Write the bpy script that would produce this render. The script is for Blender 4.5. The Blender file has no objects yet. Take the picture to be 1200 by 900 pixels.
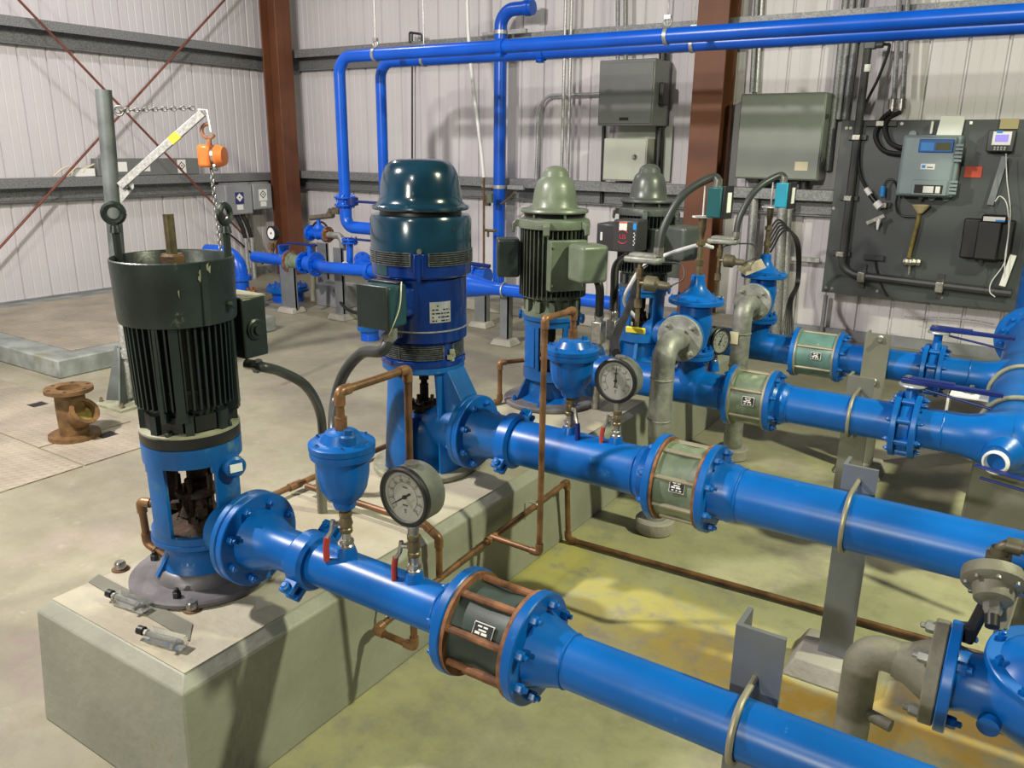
import bpy, math, random
from mathutils import Vector, Matrix
random.seed(4)
PI = math.pi
COL = bpy.context.scene.collection
V = Vector

# ---------------------------------------------------------------- camera
YAW, PITCH, ROLL = (math.radians(a) for a in (32.951, 16.358, 0.760))
FPX, CAMH = 946.86, 1.8
_f = V((-math.sin(YAW)*math.cos(PITCH), math.cos(YAW)*math.cos(PITCH), -math.sin(PITCH)))
_r = V((math.cos(YAW), math.sin(YAW), 0)); _u = _r.cross(_f)
CR = _r*math.cos(ROLL) + _u*math.sin(ROLL)
CU = -_r*math.sin(ROLL) + _u*math.cos(ROLL)
CP = V((0, 0, CAMH))
cd = bpy.data.cameras.new('camera'); cam = bpy.data.objects.new('camera', cd); COL.objects.link(cam)
cd.sensor_width = 36; cd.lens = 36*FPX/1200; cd.clip_start = .05; cd.clip_end = 60
cam.matrix_world = Matrix(((CR.x, CU.x, -_f.x, CP.x), (CR.y, CU.y, -_f.y, CP.y), (CR.z, CU.z, -_f.z, CP.z), (0, 0, 0, 1)))
bpy.context.scene.camera = cam

def at(u, v, ax, val):
    """survey helper: the point seen at u,v of the 1200x900 photo on the plane coordinate[ax] = val"""
    d = CR*((u-600)/FPX) - CU*((v-450)/FPX) + _f
    return CP + d*((val-CP[ax])/d[ax])

# ---------------------------------------------------------------- materials
def mat(name, col, rough=.5, metal=0., var=.12, vscale=6., bump=0., bscale=60., col2=None, spec=.5, coat=0., dirt=None, dirt_amt=.0, dscale=3., emit=0.):
    m = bpy.data.materials.new(name); m.use_nodes = True
    nt = m.node_tree; N = nt.nodes; L = nt.links
    b = N['Principled BSDF']
    b.inputs['Roughness'].default_value = rough; b.inputs['Metallic'].default_value = metal
    b.inputs['Specular IOR Level'].default_value = spec; b.inputs['Coat Weight'].default_value = coat
    tc = N.new('ShaderNodeNewGeometry')
    nz = N.new('ShaderNodeTexNoise'); nz.inputs['Scale'].default_value = vscale; nz.inputs['Detail'].default_value = 5
    L.new(tc.outputs['Position'], nz.inputs['Vector'])
    c2 = col2 or tuple(c*(1-var*1.6) for c in col)
    mx = N.new('ShaderNodeMix'); mx.data_type = 'RGBA'
    rp = N.new('ShaderNodeValToRGB'); rp.color_ramp.elements[0].position = .35; rp.color_ramp.elements[1].position = .68
    L.new(nz.outputs['Fac'], rp.inputs['Fac']); L.new(rp.outputs['Color'], mx.inputs['Factor'])
    mx.inputs['A'].default_value = (*c2, 1); mx.inputs['B'].default_value = (*col, 1)
    out = mx.outputs['Result']
    if dirt:
        n2 = N.new('ShaderNodeTexNoise'); n2.inputs['Scale'].default_value = dscale; n2.inputs['Detail'].default_value = 8; n2.inputs['Roughness'].default_value = .7
        L.new(tc.outputs['Position'], n2.inputs['Vector'])
        r2 = N.new('ShaderNodeValToRGB'); r2.color_ramp.elements[0].position = .64-dirt_amt; r2.color_ramp.elements[1].position = .72
        L.new(n2.outputs['Fac'], r2.inputs['Fac'])
        m2 = N.new('ShaderNodeMix'); m2.data_type = 'RGBA'
        L.new(r2.outputs['Color'], m2.inputs['Factor']); L.new(out, m2.inputs['A']); m2.inputs['B'].default_value = (*dirt, 1)
        out = m2.outputs['Result']
        rr = N.new('ShaderNodeMapRange'); rr.inputs['To Min'].default_value = rough; rr.inputs['To Max'].default_value = min(1, rough+.3)
        L.new(r2.outputs['Color'], rr.inputs['Value']); L.new(rr.outputs['Result'], b.inputs['Roughness'])
    L.new(out, b.inputs['Base Color'])
    if bump:
        n3 = N.new('ShaderNodeTexNoise'); n3.inputs['Scale'].default_value = bscale; n3.inputs['Detail'].default_value = 3
        L.new(tc.outputs['Position'], n3.inputs['Vector'])
        bp = N.new('ShaderNodeBump'); bp.inputs['Strength'].default_value = bump; bp.inputs['Distance'].default_value = .01
        L.new(n3.outputs['Fac'], bp.inputs['Height']); L.new(bp.outputs['Normal'], b.inputs['Normal'])
    if emit:
        L.new(out, b.inputs['Emission Color']); b.inputs['Emission Strength'].default_value = emit
    return m
M = {}
M['blue'] = mat('blue enamel paint', (.001, .128, .50), .33, var=.2, vscale=3, bump=.03, bscale=25, spec=.42, dirt=(.03, .20, .48), dirt_amt=.0, dscale=9)
M['blue_head'] = mat('dusty blue head paint', (.003, .125, .43), .38, var=.25, vscale=5, bump=.08, bscale=50, dirt=(.09, .20, .27), dirt_amt=.05, dscale=7)
M['blue_deep'] = mat('deep blue motor enamel', (.002, .032, .21), .22, var=.3, vscale=4, bump=.03, coat=.3, dirt=(.01, .06, .17), dirt_amt=.02)
M['blue_wall'] = mat('royal blue pipe paint', (.002, .095, .62), .3, var=.12, vscale=3)
M['handle_blue'] = mat('violet blue lever coating', (.004, .020, .18), .35, var=.2)
M['teal'] = mat('dark teal enamel', (.007, .042, .078), .18, var=.3, vscale=5, coat=.5, dirt=(.05, .12, .14), dirt_amt=.02, dscale=12)
M['teal_box'] = mat('teal grey box paint', (.02, .07, .085), .3, var=.25, vscale=7, dirt=(.12, .14, .12), dirt_amt=.03)
M['motor_green'] = mat('dark green grey motor paint', (.027, .040, .037), .38, var=.3, vscale=8, bump=.1, dirt=(.10, .12, .10), dirt_amt=.0, dscale=14)
M['fin_dark'] = mat('dark fin paint', (.022, .034, .032), .4, var=.2)
M['sage'] = mat('sage green motor paint', (.155, .19, .135), .36, var=.15, vscale=9, bump=.08)
M['sage_dark'] = mat('grey green motor paint', (.085, .098, .090), .34, var=.18, vscale=9)
M['sage_fin'] = mat('olive grey fin paint', (.085, .10, .075), .42, var=.3)
M['charcoal'] = mat('charcoal drive housing', (.045, .047, .05), .4, var=.1)
M['black'] = mat('black rubber', (.012, .012, .013), .42, var=.2)
M['black_metal'] = mat('black painted metal', (.018, .018, .019), .4, var=.2)
M['steel'] = mat('stainless steel', (.52, .50, .46), .32, .85, var=.25, vscale=40)
M['galv'] = mat('galvanised steel', (.50, .51, .50), .42, .55, var=.25, vscale=60)
M['girt'] = mat('spangled galvanised girt', (.30, .31, .32), .5, .35, var=.3, vscale=70)
M['galv_pipe'] = mat('dull galvanised pipe', (.36, .37, .34), .5, .45, var=.25, vscale=18, bump=.15, dirt=(.50, .50, .42), dirt_amt=.05, dscale=10)
M['taupe_pipe'] = mat('dusty taupe pipe paint', (.22, .21, .16), .6, .1, var=.2, vscale=14, bump=.2, dirt=(.08, .07, .05), dirt_amt=.0, dscale=16)
M['post'] = mat('grey painted steel post', (.20, .20, .155), .5, .1, var=.12)
M['post_blue'] = mat('satin grey steel angle', (.20, .215, .23), .45, .3, var=.12)
M['copper'] = mat('tarnished copper', (.25, .125, .055), .45, .3, var=.35, vscale=16, bump=.1)
M['copper_fit'] = mat('copper fitting', (.30, .155, .07), .42, .3, var=.3, vscale=25)
M['brass'] = mat('old brass', (.24, .19, .11), .4, .6, var=.3, vscale=30)
M['bronze'] = mat('dull bronze pilot body', (.17, .15, .10), .45, .4, var=.25, vscale=25)
M['rust'] = mat('rusty grime', (.06, .030, .016), .85, var=.5, vscale=25, bump=.6, bscale=90, col2=(.012, .009, .006))
M['rust_edge'] = mat('orange rust', (.30, .13, .06), .75, var=.4, vscale=30)
M['rust_body'] = mat('brown rust coat', (.17, .088, .028), .6, var=.35, vscale=14, bump=.3, bscale=80, dirt=(.09, .06, .035), dirt_amt=.05)
M['valve_green'] = mat('worn green check valve paint', (.19, .25, .17), .42, var=.3, vscale=10, dirt=(.35, .36, .26), dirt_amt=.07, dscale=12)
M['valve_teal'] = mat('teal check valve paint', (.12, .24, .22), .4, var=.25, vscale=10, dirt=(.4, .42, .34), dirt_amt=.03, dscale=12)
M['valve_dark'] = mat('dark green check valve paint', (.05, .075, .065), .42, var=.3, vscale=10, dirt=(.25, .3, .25), dirt_amt=.03)
M['rod_tan'] = mat('tan plated rod', (.36, .33, .24), .4, .4, var=.2)
M['concrete_pad'] = mat('painted grey concrete', (.30, .305, .25), .5, var=.14, vscale=3.5, bump=.25, bscale=30, dirt=(.26, .20, .11), dirt_amt=.0, dscale=2.2)
M['pad_top'] = mat('stained pad top', (.43, .41, .32), .55, var=.3, vscale=3, bump=.3, bscale=30, col2=(.33, .29, .21), dirt=(.16, .13, .07), dirt_amt=.02, dscale=3)
M['concrete'] = mat('bare concrete', (.36, .34, .30), .75, var=.2, vscale=5, bump=.4, bscale=40)
M['plinth_grey'] = mat('grey concrete edge', (.30, .33, .31), .6, var=.3, vscale=5, bump=.25, bscale=35, dirt=(.2, .19, .13), dirt_amt=.03)
M['twin'] = mat('light grey box enamel', (.30, .31, .33), .35, var=.05)
M['mast'] = mat('weathered grey mast paint', (.13, .15, .145), .5, .2, var=.3, vscale=5)
M['lining'] = mat('grey building lining', (.14, .14, .135), .8, var=.05)
M['dialink'] = mat('faded dial ink', (.06, .06, .055), .6, var=0.)
M['slat'] = mat('worn louver slat', (.22, .25, .25), .35, .5, var=.4, vscale=60)
M['wall'] = mat('white ribbed sheet metal', (.62, .595, .62), .45, .0, var=.05, vscale=1.2, dirt=(.6, .57, .55), dirt_amt=.0, dscale=1)
M['trimgrey'] = mat('grey base trim', (.28, .29, .31), .5, .3, var=.15)
M['column'] = mat('red oxide primer', (.16, .056, .024), .55, var=.15, vscale=3)
M['rod_red'] = mat('red oxide rod', (.22, .07, .045), .55, var=.25, vscale=8)
M['enclosure'] = mat('grey enclosure enamel', (.22, .245, .22), .35, var=.05)
M['enclosure_dark'] = mat('mid grey enclosure enamel', (.17, .18, .18), .3, var=.06)
M['enclosure_light'] = mat('pale grey enclosure enamel', (.46, .49, .42), .4, var=.05)
M['panel'] = mat('dark grey backboard', (.062, .073, .075), .42, var=.12, vscale=4)
M['cl_grey'] = mat('blue grey analyser housing', (.24, .31, .33), .4, var=.06)
M['pvc'] = mat('dark grey pvc', (.05, .052, .054), .35, var=.1)
M['white'] = mat('white label', (.85, .85, .83), .5, var=.04)
M['cream'] = mat('cream paper label', (.72, .66, .45), .6, var=.06)
M['navy'] = mat('navy label', (.03, .04, .16), .5, var=.04)
M['ink'] = mat('black ink', (.01, .01, .01), .6, var=.0)
M['red'] = mat('red vinyl grip', (.42, .045, .03), .45, var=.15)
M['redlabel'] = mat('red logo print', (.6, .02, .05), .5, var=.0)
M['cyan'] = mat('cyan blue label', (.02, .26, .72), .45, var=.05)
M['screen_green'] = mat('dark lcd', (.09, .10, .03), .2, var=.1)
M['screen_violet'] = mat('violet lcd backlight', (.25, .20, .75), .3, var=.05, emit=.5)
M['orange'] = mat('orange hoist enamel', (.62, .16, .03), .35, var=.15)
M['tag_orange'] = mat('orange card', (.80, .10, .04), .5, var=.05)
M['yellow'] = mat('yellow paint', (.70, .58, .04), .45, var=.1)
M['tan'] = mat('tan card', (.55, .46, .26), .6, var=.05)
M['aluminium'] = mat('brushed aluminium', (.62, .63, .62), .35, .6, var=.15, vscale=30)
M['hose_grey'] = mat('liquid tight grey hose', (.045, .052, .05), .38, var=.2)
M['hose_white'] = mat('white tubing', (.75, .75, .76), .35, var=.03)
M['hose_amber'] = mat('amber stained tubing', (.28, .22, .06), .3, var=.3, vscale=40)
M['dial'] = mat('pale dial face', (.30, .30, .27), .4, var=.04)
M['dialrim'] = mat('weathered gauge case', (.16, .17, .155), .5, var=.25, vscale=20, dirt=(.3, .3, .26), dirt_amt=.0, dscale=25)
M['teal_switch'] = mat('teal switch housing', (.01, .11, .12), .4, var=.1)
M['cyan_switch'] = mat('cyan switch housing', (.02, .33, .48), .4, var=.1)
M['ringdark'] = mat('purple grey base plate', (.22, .21, .22), .45, .2, var=.35, vscale=6, dirt=(.12, .10, .07), dirt_amt=.03)
M['tanring'] = mat('dusty tan flange rim', (.34, .34, .24), .6, var=.3, vscale=12)
M['chain'] = mat('chain steel', (.22, .22, .21), .4, .7, var=.2)
g = bpy.data.materials.new('clear acrylic'); g.use_nodes = True
b = g.node_tree.nodes['Principled BSDF']; b.inputs['Transmission Weight'].default_value = .92; b.inputs['Roughness'].default_value = .16; b.inputs['IOR'].default_value = 1.15
b.inputs['Base Color'].default_value = (.95, .97, .95, 1); M['acrylic'] = g

# floor: bare concrete, with mineral stains of their own shape
def floor_material():
    m = bpy.data.materials.new('sealed concrete floor'); m.use_nodes = True
    nt = m.node_tree; N = nt.nodes; L = nt.links; b = N['Principled BSDF']
    geo = N.new('ShaderNodeNewGeometry'); P = geo.outputs['Position']
    def noise(sc, det=6, rough=.6):
        n = N.new('ShaderNodeTexNoise'); n.inputs['Scale'].default_value = sc; n.inputs['Detail'].default_value = det; n.inputs['Roughness'].default_value = rough
        L.new(P, n.inputs['Vector']); return n.outputs['Fac']
    def ramp(fac, a, c):
        r = N.new('ShaderNodeMapRange'); r.inputs['From Min'].default_value = a; r.inputs['From Max'].default_value = c; L.new(fac, r.inputs['Value']); return r.outputs['Result']
    def mix(fac, A, B):
        x = N.new('ShaderNodeMix'); x.data_type = 'RGBA'
        L.new(fac, x.inputs['Factor'])
        if isinstance(A, tuple): x.inputs['A'].default_value = (*A, 1)
        else: L.new(A, x.inputs['A'])
        x.inputs['B'].default_value = (*B, 1); return x.outputs['Result']
    def mul(a, c):
        x = N.new('ShaderNodeMath'); x.operation = 'MULTIPLY'; L.new(a, x.inputs[0])
        if isinstance(c, float): x.inputs[1].default_value = c
        else: L.new(c, x.inputs[1])
        return x.outputs[0]
    def blob(cx, cy, rx, ry, sc=7., hard=.5):
        mp = N.new('ShaderNodeMapping'); mp.vector_type = 'POINT'
        mp.inputs['Location'].default_value = (-cx/rx, -cy/ry, 0); mp.inputs['Scale'].default_value = (1/rx, 1/ry, 0)
        L.new(P, mp.inputs['Vector'])
        gr = N.new('ShaderNodeTexGradient'); gr.gradient_type = 'SPHERICAL'; L.new(mp.outputs['Vector'], gr.inputs['Vector'])
        sq = N.new('ShaderNodeMath'); sq.operation = 'POWER'; L.new(gr.outputs['Fac'], sq.inputs[0]); sq.inputs[1].default_value = .5
        n_ = N.new('ShaderNodeMapRange'); n_.inputs['From Min'].default_value = .3; n_.inputs['From Max'].default_value = .7; L.new(noise(sc, 8, .65), n_.inputs['Value'])
        return ramp(mul(sq.outputs[0], n_.outputs['Result']), .12, .12+hard)
    c = mix(ramp(noise(1.3), .35, .7), (.20, .188, .138), (.31, .292, .215))
    c = mix(mul(ramp(noise(5, 8, .7), .5, .75), .5), c, (.17, .15, .115))
    c = mix(mul(ramp(noise(2.4, 4), .52, .7), .35), c, (.36, .28, .27))
    # pale greenish tone over the bay where the discharge pipes run
    c = mix(blob(-.3, 3.0, 2.9, 2.9, 2., .3), c, (.34, .33, .195))
    c = mix(mul(ramp(noise(7, 8, .7), .48, .75), .7), c, (.20, .185, .115))
    c = mix(mul(ramp(noise(11, 9, .75), .58, .75), .5), c, (.44, .42, .33))
    for cx, cy, rx, ry, col, k in STAINS:
        c = mix(mul(blob(cx, cy, rx, ry, 8., .4), k), c, col)
    L.new(c, b.inputs['Base Color'])
    r = N.new('ShaderNodeMapRange'); r.inputs['To Min'].default_value = .38; r.inputs['To Max'].default_value = .7; L.new(noise(4), r.inputs['Value']); L.new(r.outputs['Result'], b.inputs['Roughness'])
    bp = N.new('ShaderNodeBump'); bp.inputs['Strength'].default_value = .18; bp.inputs['Distance'].default_value = .01; L.new(noise(14, 8, .7), bp.inputs['Height']); L.new(bp.outputs['Normal'], b.inputs['Normal'])
    return m
def floor_pt(u, v): p = at(u, v, 2, 0); return p.x, p.y
STAINS = []
for u, v, rx, ry, col, k in ((820, 765, .3, .16, (.36, .19, .04), .7), (790, 745, .55, .4, (.42, .35, .07), .7), (1000, 850, .55, .16, (.45, .30, .04), .85),
                             (1130, 855, .4, .2, (.45, .28, .05), .8), (640, 660, .35, .5, (.42, .38, .10), .75), (690, 690, .5, .35, (.40, .36, .11), .65),
                             (760, 640, .3, .2, (.40, .38, .17), .4), (930, 820, .3, .12, (.35, .22, .03), .8), (450, 830, .35, .5, (.38, .36, .16), .35), (367, 352, .16, .1, (.55, .38, .03), .95),
                             (1115, 660, .35, .25, (.20, .15, .09), .6), (90, 760, .35, .3, (.22, .15, .16), .6), (320, 880, .3, .5, (.38, .36, .16), .4)):
    x, y = floor_pt(u, v); STAINS.append((x, y, rx, ry, col, k))
M['floor'] = floor_material()

def checker_material():
    m = mat('worn checker plate', (.42, .37, .29), .5, .25, var=.2, vscale=3, dirt=(.42, .30, .10), dirt_amt=.03, dscale=2.2)
    nt = m.node_tree; N = nt.nodes; L = nt.links; b = N['Principled BSDF']
    geo = N.new('ShaderNodeNewGeometry')
    outs = []
    for ang in (45, -45):
        mp = N.new('ShaderNodeMapping'); mp.inputs['Rotation'].default_value = (0, 0, math.radians(ang)); mp.inputs['Scale'].default_value = (28, 14, 0); L.new(geo.outputs['Position'], mp.inputs['Vector'])
        vo = N.new('ShaderNodeTexVoronoi'); vo.inputs['Scale'].default_value = 1; vo.inputs['Randomness'].default_value = 0; L.new(mp.outputs['Vector'], vo.inputs['Vector'])
        r = N.new('ShaderNodeMapRange'); r.inputs['From Min'].default_value = .38; r.inputs['From Max'].default_value = .2; L.new(vo.outputs['Distance'], r.inputs['Value']); outs.append(r.outputs['Result'])
    ad = N.new('ShaderNodeMath'); ad.operation = 'MAXIMUM'; L.new(outs[0], ad.inputs[0]); L.new(outs[1], ad.inputs[1])
    bp = N.new('ShaderNodeBump'); bp.inputs['Strength'].default_value = .7; bp.inputs['Distance'].default_value = .006
    L.new(ad.outputs[0], bp.inputs['Height']); L.new(bp.outputs['Normal'], b.inputs['Normal'])
    return m
M['checker'] = checker_material()

# ---------------------------------------------------------------- mesh building
WL = {}
def frame(ax):
    ax = V(ax).normalized()
    h = V((0, 0, 1)) if abs(ax.z) < .95 else V((1, 0, 0))
    a = h.cross(ax).normalized(); return a, ax.cross(a), ax
def fillet(pts, rad, n=6):
    pts = [V(p) for p in pts]; out = [pts[0]]
    for i in range(1, len(pts)-1):
        p = pts[i]; a = (pts[i-1]-p); c = (pts[i+1]-p)
        r = min(rad, a.length*.49, c.length*.49); a.normalize(); c.normalize()
        if a.cross(c).length < 1e-3: out.append(p); continue
        half = a.angle(c)/2; t = min(rad if rad < min((pts[i-1]-p).length, (pts[i+1]-p).length)*.49 else r, r)
        R = t*math.tan(half); ctr = p + (a+c).normalized()*(t/math.cos(half))
        s, e = (p+a*t)-ctr, (p+c*t)-ctr; ang = s.angle(e); axis = s.cross(e).normalized()
        for k in range(n+1): out.append(ctr + Matrix.Rotation(ang*k/n, 3, axis) @ s)
    out.append(pts[-1]); return out
def spline(pts, n=8):
    pts = [V(p) for p in pts]; q = [pts[0]*2-pts[1]] + pts + [pts[-1]*2-pts[-2]]; out = []
    for i in range(1, len(q)-2):
        a, b_, c, d = q[i-1:i+3]
        for k in range(n):
            t = k/n; out.append(.5*((2*b_)+(c-a)*t+(2*a-5*b_+4*c-d)*t*t+(-a+3*b_-3*c+d)*t**3))
    out.append(pts[-1]); return out
class MB:
    def __init__(s): s.v = []; s.f = []
    def add(s, vs, fs):
        o = len(s.v); s.v += [V(p) for p in vs]; s.f += [tuple(i+o for i in f) for f in fs]; return s
    def box(s, c, d, R=None, taper=1.):
        c = V(c); vs = []
        for z in (-1, 1):
            for x, y in ((-1, -1), (1, -1), (1, 1), (-1, 1)):
                k = taper if z > 0 else 1.
                p = V((x*d[0]/2*k, y*d[1]/2*k, z*d[2]/2)); vs.append(c + (R @ p if R else p))
        return s.add(vs, [(3, 2, 1, 0), (4, 5, 6, 7), (0, 1, 5, 4), (1, 2, 6, 5), (2, 3, 7, 6), (3, 0, 4, 7)])
    def b2(s, lo, hi): return s.box([(lo[i]+hi[i])/2 for i in range(3)], [abs(hi[i]-lo[i]) for i in range(3)])
    def lathe(s, prof, o, ax=(0, 0, 1), seg=32, a0=0., a1=360., ref=None):
        """prof: (radius, height) list; closes at zero radius; a closed loop when first == last"""
        o = V(o); A, B, C = frame(ax)
        if ref is not None:
            A = (V(ref)-V(ref).dot(C)*C).normalized(); B = C.cross(A)
        full = abs(a1-a0-360) < 1e-6; n = seg if full else seg+1; rings = []
        vs = []; fs = []
        for r, h in prof:
            if r < 1e-6: rings.append([len(vs)]); vs.append(o+C*h); continue
            ring = []
            for k in range(n):
                t = math.radians(a0+(a1-a0)*k/seg); ring.append(len(vs)); vs.append(o+A*(r*math.cos(t))+B*(r*math.sin(t))+C*h)
            rings.append(ring)
        for i in range(len(rings)-1):
            p, q = rings[i], rings[i+1]
            for k in range(seg):
                k2 = (k+1) % n
                if len(p) == 1 and len(q) == 1: continue
                if len(p) == 1: fs.append((p[0], q[k2], q[k]))
                elif len(q) == 1: fs.append((p[k], p[k2], q[0]))
                else: fs.append((p[k], p[k2], q[k2], q[k]))
        if not full and prof[0] == prof[-1]:
            fs.append(tuple(r[0] for r in rings[:-1])[::-1]); fs.append(tuple(r[-1] for r in rings[:-1]))
        return s.add(vs, fs)
    def cyl(s, p0, p1, r0, r1=None, seg=20):
        p0 = V(p0); p1 = V(p1); r1 = r0 if r1 is None else r1; h = (p1-p0).length
        return s.lathe([(0, 0), (r0, 0), (r1, h), (0, h)], p0, p1-p0, seg)
    def ring(s, o, ax, ri, ro, t, seg=32, bev=0.):
        return s.lathe([(ri, 0), (ro-bev, 0), (ro, bev), (ro, t-bev), (ro-bev, t), (ri, t), (ri, 0)], o, ax, seg)
    def tube(s, path, r, seg=12, cap=True):
        path = [V(p) for p in path]; rs = r if isinstance(r, (list, tuple)) else [r]*len(path)
        vs = []; fs = []; A = None
        for i, p in enumerate(path):
            d = (path[min(i+1, len(path)-1)]-path[max(i-1, 0)]).normalized()
            if A is None: A, B, _ = frame(d)
            else:
                A = (A-A.dot(d)*d).normalized(); B = d.cross(A)
            for k in range(seg):
                t = 2*PI*k/seg; vs.append(p+A*(rs[i]*math.cos(t))+B*(rs[i]*math.sin(t)))
        for i in range(len(path)-1):
            for k in range(seg):
                k2 = (k+1) % seg; fs.append((i*seg+k, i*seg+k2, (i+1)*seg+k2, (i+1)*seg+k))
        if cap: fs.append(tuple(range(seg))[::-1]); fs.append(tuple((len(path)-1)*seg+k for k in range(seg)))
        return s.add(vs, fs)
    def torus(s, c, ax, R, r, a0=0, a1=360, seg=28, ref=None):
        c = V(c); A, B, C = frame(ax)
        if ref is not None: A = (V(ref)-V(ref).dot(C)*C).normalized(); B = C.cross(A)
        full = abs(a1-a0-360) < 1e-6
        pts = [c+A*(R*math.cos(math.radians(a0+(a1-a0)*k/seg)))+B*(R*math.sin(math.radians(a0+(a1-a0)*k/seg))) for k in range(seg+1)]
        return s.tube(pts, r, 8, not full)
    def prism(s, poly, o, ux, uy, depth):
        o = V(o); ux = V(ux); uy = V(uy); n = ux.cross(uy).normalized()*depth
        a = [o+ux*x+uy*y for x, y in poly]; m = len(a)
        return s.add(a+[p+n for p in a], [tuple(range(m))[::-1], tuple(range(m, 2*m))]+[(i, (i+1) % m, m+(i+1) % m, m+i) for i in range(m)])
    def build(s, name, material, parent=None, bevel=0., ang=35, seg=2, origin=None):
        if parent is not None: off = WL[parent]
        elif origin is not None: off = V(origin)
        else:
            off = V([(min(p[i] for p in s.v)+max(p[i] for p in s.v))/2 for i in range(3)]); off.z = min(p.z for p in s.v)
        me = bpy.data.meshes.new(name); me.from_pydata([p-off for p in s.v], [], s.f)
        me.materials.append(M[material] if isinstance(material, str) else material)
        import bmesh
        bm = bmesh.new(); bm.from_mesh(me); bmesh.ops.recalc_face_normals(bm, faces=bm.faces); bm.to_mesh(me); bm.free()
        me.polygons.foreach_set('use_smooth', [True]*len(me.polygons)); me.set_sharp_from_angle(angle=math.radians(ang))
        o = bpy.data.objects.new(name, me); COL.objects.link(o)
        if parent is not None: o.parent = parent; WL[o] = off
        else: o.location = off; WL[o] = off
        if bevel:
            md = o.modifiers.new('bevel', 'BEVEL'); md.width = bevel; md.segments = seg; md.limit_method = 'ANGLE'; md.angle_limit = math.radians(40); md.harden_normals = False
        return o
def thing(name, label, cat, loc, group=None):
    o = bpy.data.objects.new(name, None); COL.objects.link(o); o.location = V(loc); WL[o] = V(loc); o.empty_display_size = .05
    o['label'] = label; o['category'] = cat
    if group: o['group'] = group
    return o
def tag(o, label, cat, group=None):
    o['label'] = label; o['category'] = cat
    if group: o['group'] = group
    return o
def lab(o, label): o['label'] = label; return o
def struct(o, label=None):
    o['kind'] = 'structure'
    if label: o['label'] = label
    return o
_bm = {}
def bolt(parent, p, ax, s=.018, material='blue', name='bolt', h=.7):
    key = (round(s, 4), material, h)
    if key not in _bm:
        mb = MB(); mb.lathe([(0, 0), (s/2, 0), (s/2, s*h*.8), (s*.42, s*h), (0, s*h)], (0, 0, 0), (0, 0, 1), 6)
        mb.lathe([(0, s*h), (s*.26, s*h), (s*.26, s*(h+.35)), (0, s*(h+.45))], (0, 0, 0), (0, 0, 1), 10)
        me = bpy.data.meshes.new('bolt'); me.from_pydata(mb.v, [], mb.f); me.materials.append(M[material])
        me.polygons.foreach_set('use_smooth', [True]*len(me.polygons)); me.set_sharp_from_angle(angle=math.radians(35)); _bm[key] = me
    o = bpy.data.objects.new(name, _bm[key]); COL.objects.link(o); o.parent = parent
    o.location = V(p)-WL[parent]; o.rotation_mode = 'QUATERNION'; o.rotation_quaternion = V((0, 0, 1)).rotation_difference(V(ax))
    WL[o] = V(p); return o
def bolts(parent, c, ax, R, n, s=.018, material='blue', phase=0., only=None, h=.7):
    A, B, C = frame(ax)
    for k in range(n):
        if only and k not in only: continue
        t = 2*PI*(k+phase)/n; bolt(parent, V(c)+A*(R*math.cos(t))+B*(R*math.sin(t)), ax, s, material, h=h)
def az(c, deg, r, z=None):
    t = math.radians(deg); return V((c[0]+r*math.cos(t), c[1]+r*math.sin(t), c[2] if z is None else z))
def rotz(deg): return Matrix.Rotation(math.radians(deg), 3, 'Z')
def cylpatch(c, r, a0, a1, z0, z1, t=.004, seg=8):
    return MB().lathe([(r, z0), (r+t, z0), (r+t, z1), (r, z1), (r, z0)], (c[0], c[1], 0), (0, 0, 1), seg, a0, a1, ref=(1, 0, 0))
# ================================================================ the room
XL, YB, XR, YF, ZC = -9.42, 8.44, 6.0, -13.0, 5.6
struct(MB().b2((XL-.2, YF-.2, -.2), (XR+.2, YB+.2, 0)).build('floor', 'floor'))
struct(MB().b2((XL-.2, YF-.2, ZC), (XR+.2, YB+.2, ZC+.1)).build('ceiling', 'lining'))
struct(MB().b2((XR, YF-.2, 0), (XR+.2, YB+.2, ZC)).build('wall_right', 'lining'))
struct(MB().b2((XL-.2, YF-.2, 0), (XR, YF, ZC)).build('wall_front', 'lining'))
def ribbed(name, o, ux, n, length, z1, first=0.):
    # profile of the sheet: flats with a deep rib each .305 m and two shallow ones between
    P = .305; pts = []; t = -P+first
    while t < length:
        for a, d in ((0, .0), (.010, .022), (.024, .022), (.034, 0), (.115, 0), (.118, .003), (.128, .003), (.131, 0), (.208, 0), (.211, .003), (.221, .003), (.224, 0)):
            if 0 < t+a < length: pts.append((t+a, -d))
        t += P
    pts = [(0, 0)]+pts+[(length, 0)]
    mb = MB(); o = V(o); ux = V(ux); n = V(n); vs = []; fs = []
    for a, d in pts:
        for z in (0, z1):
            vs.append(o+ux*a+n*d+V((0, 0, z)))
    k = len(pts)
    for i in range(k-1): fs.append((2*i, 2*i+2, 2*i+3, 2*i+1))
    mb.add(vs, fs)
    ob = mb.build(name, 'wall', ang=5)
    return struct(ob)
ribbed('wall_left', (XL, YF, 0), (0, 1, 0), (1, 0, 0), YB-YF, ZC, .12)
ribbed('wall_back', (XL, YB, 0), (1, 0, 0), (0, -1, 0), XR-XL, ZC, .05)

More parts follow.
